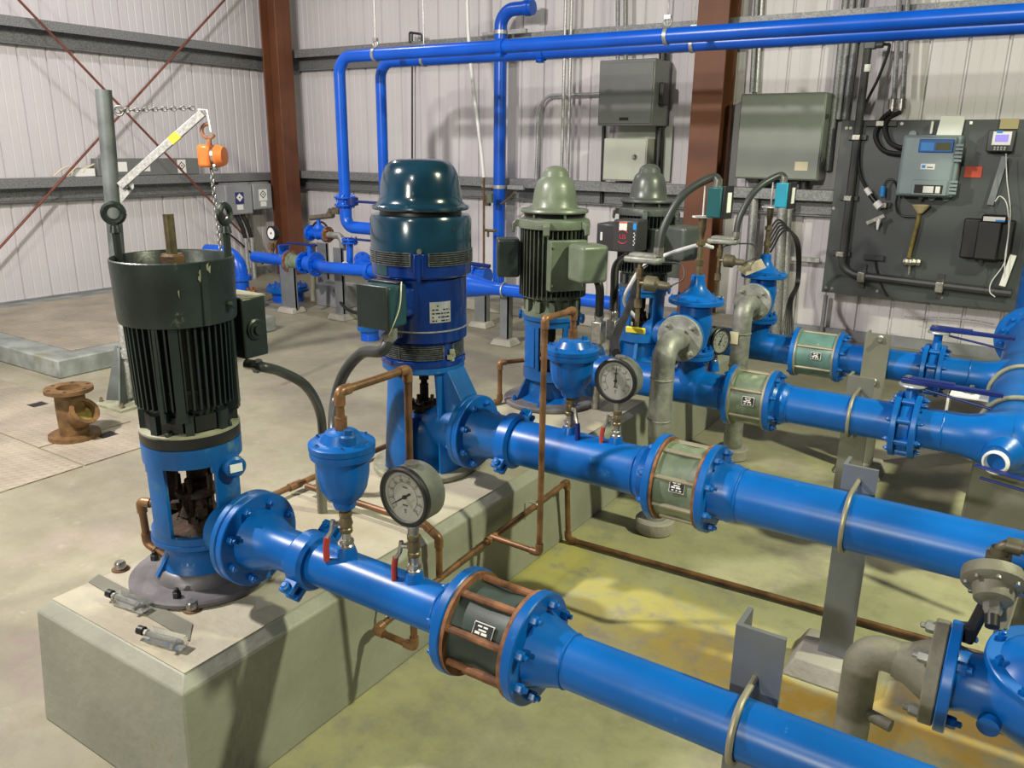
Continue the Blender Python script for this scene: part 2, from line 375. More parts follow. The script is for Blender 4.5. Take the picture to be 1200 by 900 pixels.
def girt(name, p0, p1, n, ztop, label):
    # galvanised channel: top plate, lit lip, recessed web and small foot
    p0 = V(p0); p1 = V(p1); d = (p1-p0); n = V(n)
    poly = [(0, 0), (.19, 0), (.19, -.10), (.184, -.10), (.184, -.006), (.012, -.006), (.012, -.235), (.07, -.245), (.07, -.252), (0, -.25)]
    o = p0+V((0, 0, ztop)); ob = MB().prism(poly, o, n, (0, 0, 1), 1.)
    # stretch extrusion along the wall
    m = len(poly); e = d
    for i in range(m): ob.v[m+i] = ob.v[i]+e
    return struct(ob.build(name, 'girt'), label)
girt('trim_1', (XL+.03, YF, 0), (XL+.03, YB-.02, 0), (1, 0, 0), 1.41, 'lower galvanised girt along the left wall')
girt('trim_2', (XL+.03, YF, 0), (XL+.03, YB-.02, 0), (1, 0, 0), 3.02, 'upper galvanised girt along the left wall')
girt('trim_3', (XL+.2, YB-.03, 0), (XR, YB-.03, 0), (0, -1, 0), 1.44, 'lower galvanised girt along the back wall')
girt('trim_4', (XL+.2, YB-.03, 0), (XR, YB-.03, 0), (0, -1, 0), 3.02, 'upper galvanised girt along the back wall')
mb = MB().b2((XL, YF, 0), (XL+.05, YB, .10))
y = .6
while y < YB: mb.cyl((XL+.05, y, .07), (XL+.056, y, .07), .012, seg=8); y += .45
struct(mb.build('baseboard_left', 'trimgrey'))
struct(MB().b2((XL, YB-.07, 0), (XR, YB-.03, .10)).build('baseboard_back', 'trimgrey'))
# raised kerb in front of the back wall
struct(MB().b2((-7.2, 7.40, 0), (-2.2, YB-.07, .12)).build('trim_5', 'concrete', bevel=.012), 'low concrete kerb along the back wall')

# columns: H sections in red oxide primer
def hcol(name, c, w, d, t, alongx, label):
    mb = MB()
    if alongx:   # flanges face +-X
        mb.b2((c[0]-w/2, c[1]-d/2, 0), (c[0]-w/2+t, c[1]+d/2, ZC)); mb.b2((c[0]+w/2-t, c[1]-d/2, 0), (c[0]+w/2, c[1]+d/2, ZC)); mb.b2((c[0]-w/2, c[1]-t/2, 0), (c[0]+w/2, c[1]+t/2, ZC))
    else:
        mb.b2((c[0]-w/2, c[1]-d/2, 0), (c[0]+w/2, c[1]-d/2+t, ZC)); mb.b2((c[0]-w/2, c[1]+d/2-t, 0), (c[0]+w/2, c[1]+d/2, ZC)); mb.b2((c[0]-t/2, c[1]-d/2, 0), (c[0]+t/2, c[1]+d/2, ZC))
    return struct(mb.build(name, 'column', bevel=.004), label)
hcol('column', (-9.02, 8.02), .30, .26, .022, True, 'red oxide steel column in the room corner')
hcol('column', (-2.98, 8.19), .31, .34, .022, False, 'red oxide steel column between the grey cabinets')

# sway brace rods crossing on the left wall
def rod(u0, v0, u1, v1, label, off=.27):
    a = at(u0, v0, 0, XL+off); b = at(u1, v1, 0, XL+off); d = (b-a)
    return tag(MB().cyl(a-d*.12, b+d*.02, .014, seg=8).build('brace_rod', 'rod_red'), label, 'brace rod', 'crossed brace rods on the left wall')
rod(22, 0, 282, 272, 'red brace rod running down to the right, crossing behind the chain')
rod(263, 0, -20, 312, 'red brace rod running up to the right behind the jib post', .22)

# ================================================================ jib crane
j = thing('jib_crane', 'grey steel jib post with slanted arm and bolted base plate', 'crane', (-5.31, 3.14, 0))
top = V((-5.24, 3.19, 2.12)); base = V((-5.31, 3.14, 0.0))
def jp(t): return base.lerp(top, t)
MB().cyl(jp(.42), jp(1), .05).build('post', 'mast', j)
MB().cyl(jp(.02), jp(.45), .033).cyl(jp(.16), jp(.19), .05).build('lower_tube', 'galv', j)
mb = MB().box((-5.31, 3.14, .01), (.34, .34, .02))
mb.build('base_plate', 'tanring', j, bevel=.003)
mb = MB()
for a in (35, 125, 215, 305):
    d = az((0, 0, 0), a, 1); mb.prism([(.03, 0), (.16, 0), (.05, .40), (.03, .40)], base+V((0, 0, .02))-V((0, 0, 0))+d.cross(V((0, 0, 1)))*-.005, d, (0, 0, 1), .01)
mb.build('gusset', 'mast', j)
for sx in (-1, 1):
    for sy in (-1, 1): bolt(j, (-5.31+sx*.13, 3.14+sy*.13, .02), (0, 0, 1), .03, 'brass')
a0 = jp(.715)+V((.04, .04, 0)); a1 = V((-4.83, 3.62, 1.99)); dr = (a1-a0)
# channel arm
side = dr.cross(V((0, 0, 1))).normalized(); up = side.cross(dr).normalized()
mb = MB(); R = Matrix((dr.normalized(), side, up)).transposed()
mb.box((a0+a1)/2, (dr.length, .06, .05), R); ar = mb.build('arm', 'galv', j, bevel=.003)
p = a0+dr*.66
MB().box(p, (.07, .062, .052), R).build('yellow_tape', 'yellow', ar)
MB().prism([(-.02, -.10), (.10, .03), (.10, .09), (-.02, .04)], jp(.70)+V((.03, .03, -.01)), V((.69, .72, 0)), (0, 0, 1), .012).build('hinge_bracket', 'galv', j)
bolt(j, jp(.70)+V((.09, .065, .02)), (.69, -.72, 0), .03, 'black_metal')
def chain(p0, p1, n, r, w, mb):
    p0 = V(p0); p1 = V(p1); A, B, C = frame(p1-p0); L = (p1-p0).length/n
    for i in range(n):
        c = p0+(p1-p0)*((i+.5)/n); s_ = A if i % 2 else B
        path = [c+C*(math.sin(t)*L*.62)+s_*(math.cos(t)*r) for t in [2*PI*k/12 for k in range(13)]]
        mb.tube(path, w, 6, False)
    return mb
mb = chain(jp(.94)+V((.05, .04, 0)), a1+V((-.03, -.04, .03)), 17, .013, .0048, MB())
mb.torus(jp(.94)+V((.065, .055, 0)), (1, -1, 0), .028, .008)
mb.build('stay_chain', 'chain', j)
MB().tube([a1+V((-.02, -.02, .02)), a1+V((.02, .02, .02)), a1+V((.035, .025, -.12))], .006, 8).build('eye_strap', 'white', j)
# chain hoist
hp = V((-4.80, 3.65, 1.715))
h = thing('chain_hoist', 'small orange chain hoist hanging from the jib arm', 'hoist', hp+V((0, 0, -.10)))
A = V((.85, .45, 0)).normalized(); B = V((-A.y, A.x, 0))
RR = Matrix((A, B, V((0, 0, 1)))).transposed()
MB().box(hp+A*-.045, (.09, .12, .15), RR).build('body', 'orange', h, bevel=.02)
MB().lathe([(0, 0), (.07, 0), (.075, .015), (.06, .055), (0, .06)], hp+A*.025, A, 24).build('wheel_cover', 'orange', h)
MB().cyl(hp+A*.0, hp+A*.027, .055).cyl(hp+A*.004+V((0, 0, -.07)), hp+A*.02+V((0, 0, -.07)), .03).build('sprocket', 'steel', h)
MB().cyl(hp+A*-.02+V((0, 0, .07)), hp+A*-.02+V((0, 0, .11)), .018).torus(hp+A*-.02+V((0, 0, .16)), B, .045, .012, -60, 200, ref=V((0, 0, -1))).build('hook', 'rust_edge', h)
mb = chain(hp+V((-.02, -.01, -.06)), hp+V((.09, -.06, -1.15)), 42, .011, .0042, MB()); mb.build('load_chain', 'chain', h)

# ================================================================ left side: plinth, hatches, strainer
pl = thing('equipment_plinth', 'low grey concrete plinth carrying a checker plate hatch by left wall', 'plinth', (-7.7, 4.2, 0))
x0, x1, y0, y1 = -9.0, -6.30, 3.18, 5.36
MB().b2((x0, y0, 0), (x1, y1, .15)).build('block', 'plinth_grey', pl, bevel=.012)
MB().b2((x0+.25, y0+.24, .15), (x1-.22, y1-.22, .157)).build('hatch_plate', 'checker', pl, bevel=.002)
def plate(lo, hi, holes, label):
    mb = MB(); xs = sorted({lo[0], hi[0], *[h[0]-.055 for h in holes], *[h[0]+.055 for h in holes]}); ys = sorted({lo[1], hi[1], *[h[1]-.055 for h in holes], *[h[1]+.055 for h in holes]})
    for i in range(len(xs)-1):
        for k in range(len(ys)-1):
            cx, cy = (xs[i]+xs[i+1])/2, (ys[k]+ys[k+1])/2
            if any(abs(cx-h[0]) < .055 and abs(cy-h[1]) < .055 for h in holes): continue
            mb.b2((xs[i], ys[k], .001), (xs[i+1], ys[k+1], .007))
    o = mb.build('floor_plate', 'checker', origin=((lo[0]+hi[0])/2, (lo[1]+hi[1])/2, 0))
    tag(o, label, 'floor plate', 'checker plates set in the floor')
    for h in holes:
        k = MB().b2((h[0]-.054, h[1]-.054, .0012), (h[0]+.054, h[1]+.054, .0022)).build('lifting_hole', 'ink', o)
plate((-7.6, 2.30, 0), (-4.92, 2.90, 0), [(-5.78, 2.74)], 'worn checker floor plate with one square hole, nearest the plinth')
plate((-7.6, 1.72, 0), (-4.42, 2.285, 0), [], 'worn checker floor plate under the brown strainer')
plate((-4.90, 2.30, 0), (-4.42, 2.90, 0), [(-4.80, 2.66)], 'small checker floor plate with square hole near the jib post')
ys = thing('strainer_body', 'rusty brown flanged wye strainer standing upright on checker plate', 'strainer', (-4.95, 2.52, .007))
c = V((-4.93, 2.53, .007)); tl = V((.0, .0, 0))
mb = MB().lathe([(.085, 0), (.15, 0), (.15, .026), (.085, .026), (.085, 0)], c, (0, 0, 1)); bs = mb.build('bottom_flange', 'rust_body', ys)
mb = MB().lathe([(.07, 0), (.14, 0), (.14, .024), (.07, .024), (.07, 0)], c+V((.005, .0, .30)), (0, 0, 1)); tf = mb.build('top_flange', 'rust_body', ys)
MB().lathe([(.085, 0), (.086, .06), (.088, .2), (.085, .28), (.068, .28), (.068, 0)], c+V((.003, .0, .024)), (0, 0, 1)).build('barrel', 'rust_body', ys)
MB().lathe([(.0, .262), (.068, .262)], c+V((.005, 0, .0)), (0, 0, 1)).build('lining', 'tan', ys)
br = V((.75, .1, .62)).normalized()
MB().lathe([(.05, -.04), (.075, .06), (.078, .12), (.09, .135), (.09, .15), (.066, .15), (.064, .06), (0, .055)], c+V((.02, 0, .10)), br, 28).build('branch', 'rust_body', ys)
MB().lathe([(.0, .10), (.066, .10)], c+V((.02, 0, .10)), br, 20).build('branch_lining', 'hose_amber', ys)
for k in range(6):
    a = 60*k+20
    MB().cyl(c+V((.005, 0, .324))+az((0, 0, 0), a, .115, 0), c+V((.005, 0, .3255))+az((0, 0, 0), a, .115, 0), .012, seg=10).build('bolt_hole', 'ink', tf)

# ================================================================ left wall electrical
w = XL+.05
o = thing('wire_trough', 'long grey wiring trough with paper labels on lower left girt', 'electrical box', (XL+.15, 6.3, 1.412))
MB().b2((XL+.04, 5.45, 1.412), (XL+.17, 6.80, 1.61)).build('trough', 'enclosure_dark', o, bevel=.006)
def diamond(parent, cx, y, z, s, mat1='white', mat2='ink', bg=None, n=(1, 0, 0)):
    n = V(n); t = V((0, 0, 1)).cross(n); c_ = V(cx)
    if bg:
        w_, h_ = bg
        MB().prism([(-w_/2, -h_), (w_/2, -h_), (w_/2, h_*.8), (-w_/2, h_*.8)], c_, t, (0, 0, 1), .002).build('label_card', mat1, parent)
    for k, (ss, mm) in enumerate(((s, mat2), (s*.72, mat1 if mat1 == 'white' else 'white'), (s*.25, mat2))):
        MB().prism([(-ss, 0), (0, -ss), (ss, 0), (0, ss)], c_+n*(.0022+.0006*k), t, (0, 0, 1), .0008).build('diamond_mark', mm if mat1 == 'white' or k != 0 else 'white', parent)
for y, has in ((6.55, True), (6.05, False), (5.75, False)):
    if has: diamond(o, (XL+.171, y, 1.52), 0, 0, .05, bg=(.12, .09))
    else: MB().b2((XL+.17, y-.06, 1.46), (XL+.173, y+.06, 1.57)).build('paper_label', 'white', o)
t_ = MB()
for k in range(3):
    t_.tube(spline([(XL+.12, 4.95+.15*k, 1.42), (XL+.14, 5.1+.1*k, 1.52-.02*k), (XL+.12, 5.3, 1.5), (XL+.1, 5.46, 1.55)]), .009, 8)
tag(t_.build('cable_loop', 'cream'), 'loose cream cables looping into the trough on left girt', 'cable')
o2 = MB().b2((XL+.04, 5.2, 1.412), (XL+.14, 5.43, 1.50)).build('junction_box', 'white', bevel=.005)
tag(o2, 'small white box beside the wiring trough on left girt', 'electrical box')
# two disconnect boxes
def dis(y0, y1, z0, z1, label, dark, name='disconnect_box'):
    o = thing(name, label, 'electrical box', (XL+.25, (y0+y1)/2, z0), 'twin grey boxes by the corner column')
    MB().b2((XL+.12, y0, z0), (XL+.33, y1, z1)).build('enclosure', 'twin', o, bevel=.008)
    MB().b2((XL+.33, y0+.01, z0+.012), (XL+.337, y1-.01, z1-.012)).build('door', 'twin', o, bevel=.004)
    c_ = (XL+.337, (y0+y1)/2, (z0+z1)/2+.03)
    diamond(o, c_, 0, 0, .055, 'navy' if dark else 'white', 'ink', bg=(.14, .085))
    MB().b2((XL+.337, c_[1]-.05, c_[2]-.16), (XL+.339, c_[1]+.05, c_[2]-.095)).build('paper_label', 'white', o)
    MB().b2((XL+.17, y0+.02, z1), (XL+.3, y1-.02, z1+.025)).build('top_flange', 'galv', o)
    return o
dis(7.05, 7.48, .88, 1.27, 'grey wall box with navy diamond label, left of its twin', True)
dis(7.50, 7.82, .93, 1.27, 'smaller grey wall box with white diamond label beside corner column', False)
mb = MB().b2((XL+.05, 7.1, 0.), (XL+.09, 7.14, 1.28)).b2((XL+.05, 7.62, 0), (XL+.09, 7.66, 1.28)).b2((XL+.08, 6.98, 1.28), (XL+.12, 7.78, 1.32))
tag(mb.build('box_stand', 'galv'), 'galvanised strut frame holding the twin grey wall boxes', 'stand')
for y, k in ((7.34, 0), (7.44, 1)):
    t_ = thing('conduit', 'grey conduit with black flexible top, %s of the pair under the boxes' % ('left' if k == 0 else 'right'), 'conduit', (XL+.3, y, 0), 'conduits below the twin grey boxes')
    MB().cyl((XL+.3, y, 0), (XL+.3, y, .52), .03).cyl((XL+.3, y, .5), (XL+.3, y, .56), .038).build('rigid_tube', 'galv', t_)
    MB().tube(spline([(XL+.3, y, .54), (XL+.29, y-.03, .7), (XL+.25, y-.09, .89)]), .03).build('flexible_tube', 'black', t_)
tag(MB().tube([(XL+.28, 6.95, .75), (XL+.3, 7.25, .5), (XL+.3, 7.6, .18)], .012, 8).build('cable', 'black'), 'thin black cable slanting across wall under the grey boxes', 'cable')

# ================================================================ back wall electrical
yb = YB-.03
def wbox(name, u0, v0, u1, v1, depth, material, label, y=None, cat='electrical box'):
    y = y or (YB-.22)
    a = at(u0, v0, 1, y-depth); b_ = at(u1, v1, 1, y-depth)
    o = thing(name, label, cat, ((a.x+b_.x)/2, y, b_.z))
    MB().b2((a.x, y-depth, b_.z), (b_.x, y, a.z)).build('enclosure', material, o, bevel=.01)
    return o, a, b_
# upper grey cabinet over pump four
o, a, b_ = wbox('control_cabinet', 703, 71, 764, 147, .42, 'enclosure_dark', 'dark grey boxy cabinet mounted above a smaller pale one', YB-.03)
yf = YB-.03-.42
MB().b2((a.x+.015, yf-.014, b_.z+.02), (b_.x-.015, yf, a.z-.03)).build('door', 'enclosure_dark', o, bevel=.006)
MB().b2(((a.x+b_.x)/2-.05, yf-.018, b_.z+.05), ((a.x+b_.x)/2+.05, yf-.014, b_.z+.08)).build('badge', 'ink', o)
MB().b2((b_.x, yf+.12, b_.z+.2), (b_.x+.05, yf+.25, b_.z+.42)).build('switch_handle', 'black_metal', o, bevel=.01)
o, a, b_ = wbox('control_box', 708, 162, 756, 213, .26, 'enclosure_light', 'pale grey wall box with latch below the dark cabinet', YB-.06)
yf = YB-.06-.26
MB().b2((a.x+.01, yf-.012, b_.z+.012), (b_.x-.01, yf, a.z-.012)).build('door', 'enclosure_light', o, bevel=.005)
MB().lathe([(0, 0), (.028, 0), (.028, .012), (.012, .03), (0, .03)], (b_.x-.13, yf-.012, (a.z+b_.z)/2+.03), (0, -1, 0)).build('latch', 'steel', o)
MB().b2((a.x+.03, YB-.05, b_.z-.0), (b_.x+.16, YB-.035, a.z+.13)).build('mounting_plate', 'enclosure_light', o)
# large cabinet
o, a, b_ = wbox('control_cabinet', 869, 110, 958, 212, .28, 'enclosure', 'wide grey wall cabinet with small label, left of the black pipe run', YB-.03)
yf = YB-.03-.28
MB().b2((a.x+.01, yf-.014, b_.z+.01), (b_.x-.01, yf, a.z-.01)).build('door', 'enclosure', o, bevel=.006)
MB().b2((b_.x-.22, yf-.017, b_.z+.09), (b_.x-.10, yf-.014, b_.z+.17)).build('label_plate', 'cream', o)
for z in (.25, .8): MB().b2((b_.x-.002, yf+.02, b_.z+z*.7), (b_.x+.02, yf+.06, b_.z+z*.7+.04)).build('hasp', 'black_metal', o)
for k in range(3): MB().cyl((a.x+.25+.2*k, yf+.14, b_.z-.12), (a.x+.25+.2*k, yf+.14, b_.z+.01), .05).build('cable_gland', 'black', o)
# wall conduits
def cond(us, vs, r, label, material='galv', y=YB-.06, name='conduit', grp='conduits on the back wall'):
    pts = [at(u, v, 1, y) for u, v in zip(us, vs)]
    return tag(MB().tube(fillet(pts, .15, 6), r, 12).build(name, material), label, 'conduit', grp)
cond((664, 658, 651), (-40, 212, 345), .018, 'bright vertical conduit, left of the pair beside the blue riser', y=YB-.26)
cond((671, 665, 658), (-40, 212, 345), .018, 'bright vertical conduit, right of the pair beside the blue riser', y=YB-.26)
cond((703, 640, 631, 628, 624), (110, 112, 130, 215, 345), .018, 'thin conduit bending down from the dark cabinet', y=YB-.09)
cond((724, 724), (-40, 72), .022, 'conduit entering the dark cabinet from above, left one', 'girt', YB-.2)
cond((733, 733), (-40, 72), .022, 'conduit entering the dark cabinet from above, right one', 'girt', YB-.2)
cond((708, 705), (146, 240), .022, 'black cable dropping left of the pale wall box', 'black')
cond((777, 770), (60, 215), .04, 'black cable bundle hanging right of the dark cabinet', 'black', YB-.12)
cond((888, 881), (-20, 108), .025, 'conduit entering the wide cabinet from above, left one', 'girt')
cond((894, 887), (-20, 108), .02, 'conduit entering the wide cabinet from above, right one', 'galv')
cond((1010, 990), (-20, 140), .03, 'dark conduit beside the backboard top, leftmost of its row', 'girt', YB-.1)
cond((1001, 982), (-20, 140), .03, 'dark conduit right of the wide grey cabinet', 'girt', YB-.1)
cond((993, 970), (-20, 200), .03, 'dark conduit close to the side of the wide grey cabinet', 'girt', YB-.1)
cond((483, 483), (40, 186), .012, 'thin black rod against back wall between the blue drops', 'black_metal', YB-.1)
cond((884, 872), (232, 396), .045, 'grey vertical conduit below wide cabinet, thickest of the row', 'galv', YB-.15)
cond((917, 908), (240, 396), .05, 'pale grey conduit below wide cabinet, middle of the row', 'galv', YB-.25)
cond((925, 917), (232, 402), .035, 'grey conduit below wide cabinet, right of the row', 'galv', YB-.2)
cond((968, 960), (346, 410), .02, 'dark conduit running down from the backboard corner', 'trimgrey', YB-.1)
cond((772, 772), (320, 250), .03, 'dark conduit on the back wall between pump three and four', 'trimgrey', YB-.2)
mb = MB(); p = at(935, 303, 1, YB-.14); mb.box(p, (.42, .05, .04))
tag(mb.build('strut_rail', 'galv'), 'short galvanised strut rail behind the black cable bundle', 'rail')
p = at(790, 290, 1, YB-.3)
tag(MB().box(p+V((.05, 0, -.0)), (.24, .15, .62)).build('junction_box', 'sage_dark', bevel=.01), 'tall grey green box behind the curved hose', 'electrical box')
# bundle of black cables
t_ = MB()
for k in range(5):
    ex = 903+6*k
    t_.tube(spline([at(899+k, 275+5*k, 1, 5.2+.1*k), at(914+k*1.5, 258+k*3, 1, 6.2), at(932+k*1.2, 285, 1, 7.4), at(933+k*1., 330, 1, 7.7), at(924+k*1., 352+k*1, 1, 7.2), at(916+k*3.5, 392+k*2, 1, 7.0)], 8), .0075, 8)
tag(t_.build('cable_bundle', 'black'), 'bundle of black cables looping behind the cyan switch box', 'cable bundle')
# ================================================================ pads
def pad(name, x0, x1, y0, y1, z1, tx, label):
    o = thing(name, label, 'concrete base', ((x0+x1)/2, (y0+y1)/2, 0))
    c = .035
    lo = [(x0, y0), (x1, y0), (x1, y1), (x0, y1)]; up = [(x0+tx, y0+tx), (x1-tx, y0+tx), (x1-tx, y1-tx), (x0+tx, y1-tx)]; tp = [(x0+tx+c, y0+tx+c), (x1-tx-c, y0+tx+c), (x1-tx-c, y1-tx-c), (x0+tx+c, y1-tx-c)]
    vs = [(x, y, 0) for x, y in lo]+[(x, y, z1-c) for x, y in up]+[(x, y, z1-.002) for x, y in tp]
    fs = [(0, 3, 2, 1)]+[(i, (i+1) % 4, 4+(i+1) % 4, 4+i) for i in range(4)]+[(4+i, 4+(i+1) % 4, 8+(i+1) % 4, 8+i) for i in range(4)]+[(8, 9, 10, 11)]
    MB().add(vs, fs).build('block', 'concrete_pad', o, bevel=.006)
    MB().add([(x, y, z1-.003) for x, y in tp]+[(x, y, z1) for x, y in tp], [(0, 1, 2, 3), (4, 5, 6, 7)]+[(i, (i+1) % 4, 4+(i+1) % 4, 4+i) for i in range(4)]).build('top_surface', 'pad_top', o)
PZ = .43
pad('pump_plinth', -2.46, -1.69, 1.035, 5.6, PZ, .02, 'long painted concrete plinth under the row of four pumps')
# row of pumps
X0 = -2.17; PY = [1.46, 2.615, 3.77, 4.925]
def fins(c, r0, r1, z0, z1, n, t, a0=0, a1=360, r1b=None):
    mb = MB()
    for k in range(n):
        a = a0+(a1-a0)*(k+.5)/n; R = rotz(a); rb = r1b or r1
        d = az((0, 0, 0), a, 1, 0); s = az((0, 0, 0), a+90, 1, 0)
        vs = []
        for z, rr in ((z0, rb), (z1, r1)):
            for q, w in ((r0, -1), (rr, -1), (rr, 1), (r0, 1)): vs.append(V((c[0], c[1], z))+d*q+s*(w*t/2))
        mb.add(vs, [(3, 2, 1, 0), (4, 5, 6, 7), (0, 1, 5, 4), (1, 2, 6, 5), (2, 3, 7, 6), (3, 0, 4, 7)])
    return mb
def windowed(c, r, t, z0, z1, wz0, wz1, wins, half, r_top=None, seg=96, flare=0.):
    """pipe wall with rounded windows: angular cells, holes skipped"""
    zs = [z0, wz0] + [wz0+(wz1-wz0)*k/10 for k in range(1, 10)] + [wz1, z1]
    rt = r_top or r
    def rad(z): k = (z-z0)/(z1-z0); return r+(rt-r)*k
    def hole(a, zm):
        for w in wins:
            d = abs((a-w+180) % 360-180)
            if wz0 < zm < wz1 and d < half:
                cr = 6.; dx = half-d; dz = min(zm-wz0, wz1-zm)/(r*math.pi/180)
                if dx < cr and dz < cr and (cr-dx)**2+(cr-dz)**2 > cr*cr: return False
                return True
        return False
    mb = MB(); n = seg; grid = {}; vs = []; fs = []
    def vid(k, i, inner):
        key = (k % n, i, inner)
        if key not in grid:
            rr = rad(zs[i])-(t if inner else 0); grid[key] = len(vs); vs.append(az(c, 360*k/n, rr, zs[i]))
        return grid[key]
    cell = {(k, i): not hole(360*(k+.5)/n, (zs[i]+zs[i+1])/2) for k in range(n) for i in range(len(zs)-1)}
    for (k, i), solid in cell.items():
        if not solid: continue
        fs.append((vid(k, i, 0), vid(k+1, i, 0), vid(k+1, i+1, 0), vid(k, i+1, 0)))
        fs.append((vid(k+1, i, 1), vid(k, i, 1), vid(k, i+1, 1), vid(k+1, i+1, 1)))
        for (dk, di, e) in ((-1, 0, (0, 1)), (1, 0, (0, 1)), (0, -1, 0), (0, 1, 0)):
            nb = ((k+dk) % n, i+di)
            if 0 <= i+di < len(zs)-1 and cell[nb]: continue
            if dk: kk = k if dk < 0 else k+1; q = (vid(kk, i, 0), vid(kk, i+1, 0), vid(kk, i+1, 1), vid(kk, i, 1))
            else: ii = i if di < 0 else i+1; q = (vid(k, ii, 0), vid(k, ii, 1), vid(k+1, ii, 1), vid(k+1, ii, 0))
            fs.append(q)
    return mb.add(vs, fs)
def flange(parent, c, ax, R, t, n, s=.02, material='blue', ri=0., phase=.5, bmat=None, side=1, bev=.003, name='flange', bR=None, only=None):
    """a disc with its ring of bolts on one side (side=+1 along ax, -1 behind, 0 both)"""
    mb = MB(); prof = [(ri, 0), (R-bev, 0), (R, bev), (R, t-bev), (R-bev, t), (ri, t)]
    if ri > 0: prof.append((ri, 0))
    mb.lathe(prof, c, ax, 48); f = mb.build(name, material, parent)
    C = V(ax).normalized(); bR = bR or R*.80
    if side in (1, 0): bolts(f, V(c)+C*t, C, bR, n, s, bmat or material, phase, only)
    if side in (-1, 0): bolts(f, V(c), -C, bR, n, s, bmat or material, phase, only)
    return f
def stuffing(parent, c, z0, z1, rs=.02, k_=1., nd=14):
    MB().cyl((c[0], c[1], z0), (c[0], c[1], z1+.15), rs).cyl((c[0], c[1], z1-.02), (c[0], c[1], z1+.12), rs*1.35).build('shaft', 'rust', parent)
    mb = MB().lathe([(r_, h_*k_) for r_, h_ in [(0, 0), (.058, 0), (.062, .03), (.05, .05), (.05, .085), (.066, .09), (.066, .103), (.036, .108), (.036, .13), (0, .13)]], (c[0], c[1], z0), (0, 0, 1), 20)
    for k in range(5):
        a = 72*k+15; mb.cyl(az(c, a, .05, z0+.02), az(c, a, .052, z0+.15*k_), .008, seg=8)
    for k in range(nd):
        a = random.random()*360; mb.box(az(c, a, .03+random.random()*.05, z0+random.random()*.07), (.03, .025, .02), rotz(a))
    mb.build('packing_gland', 'rust', parent)

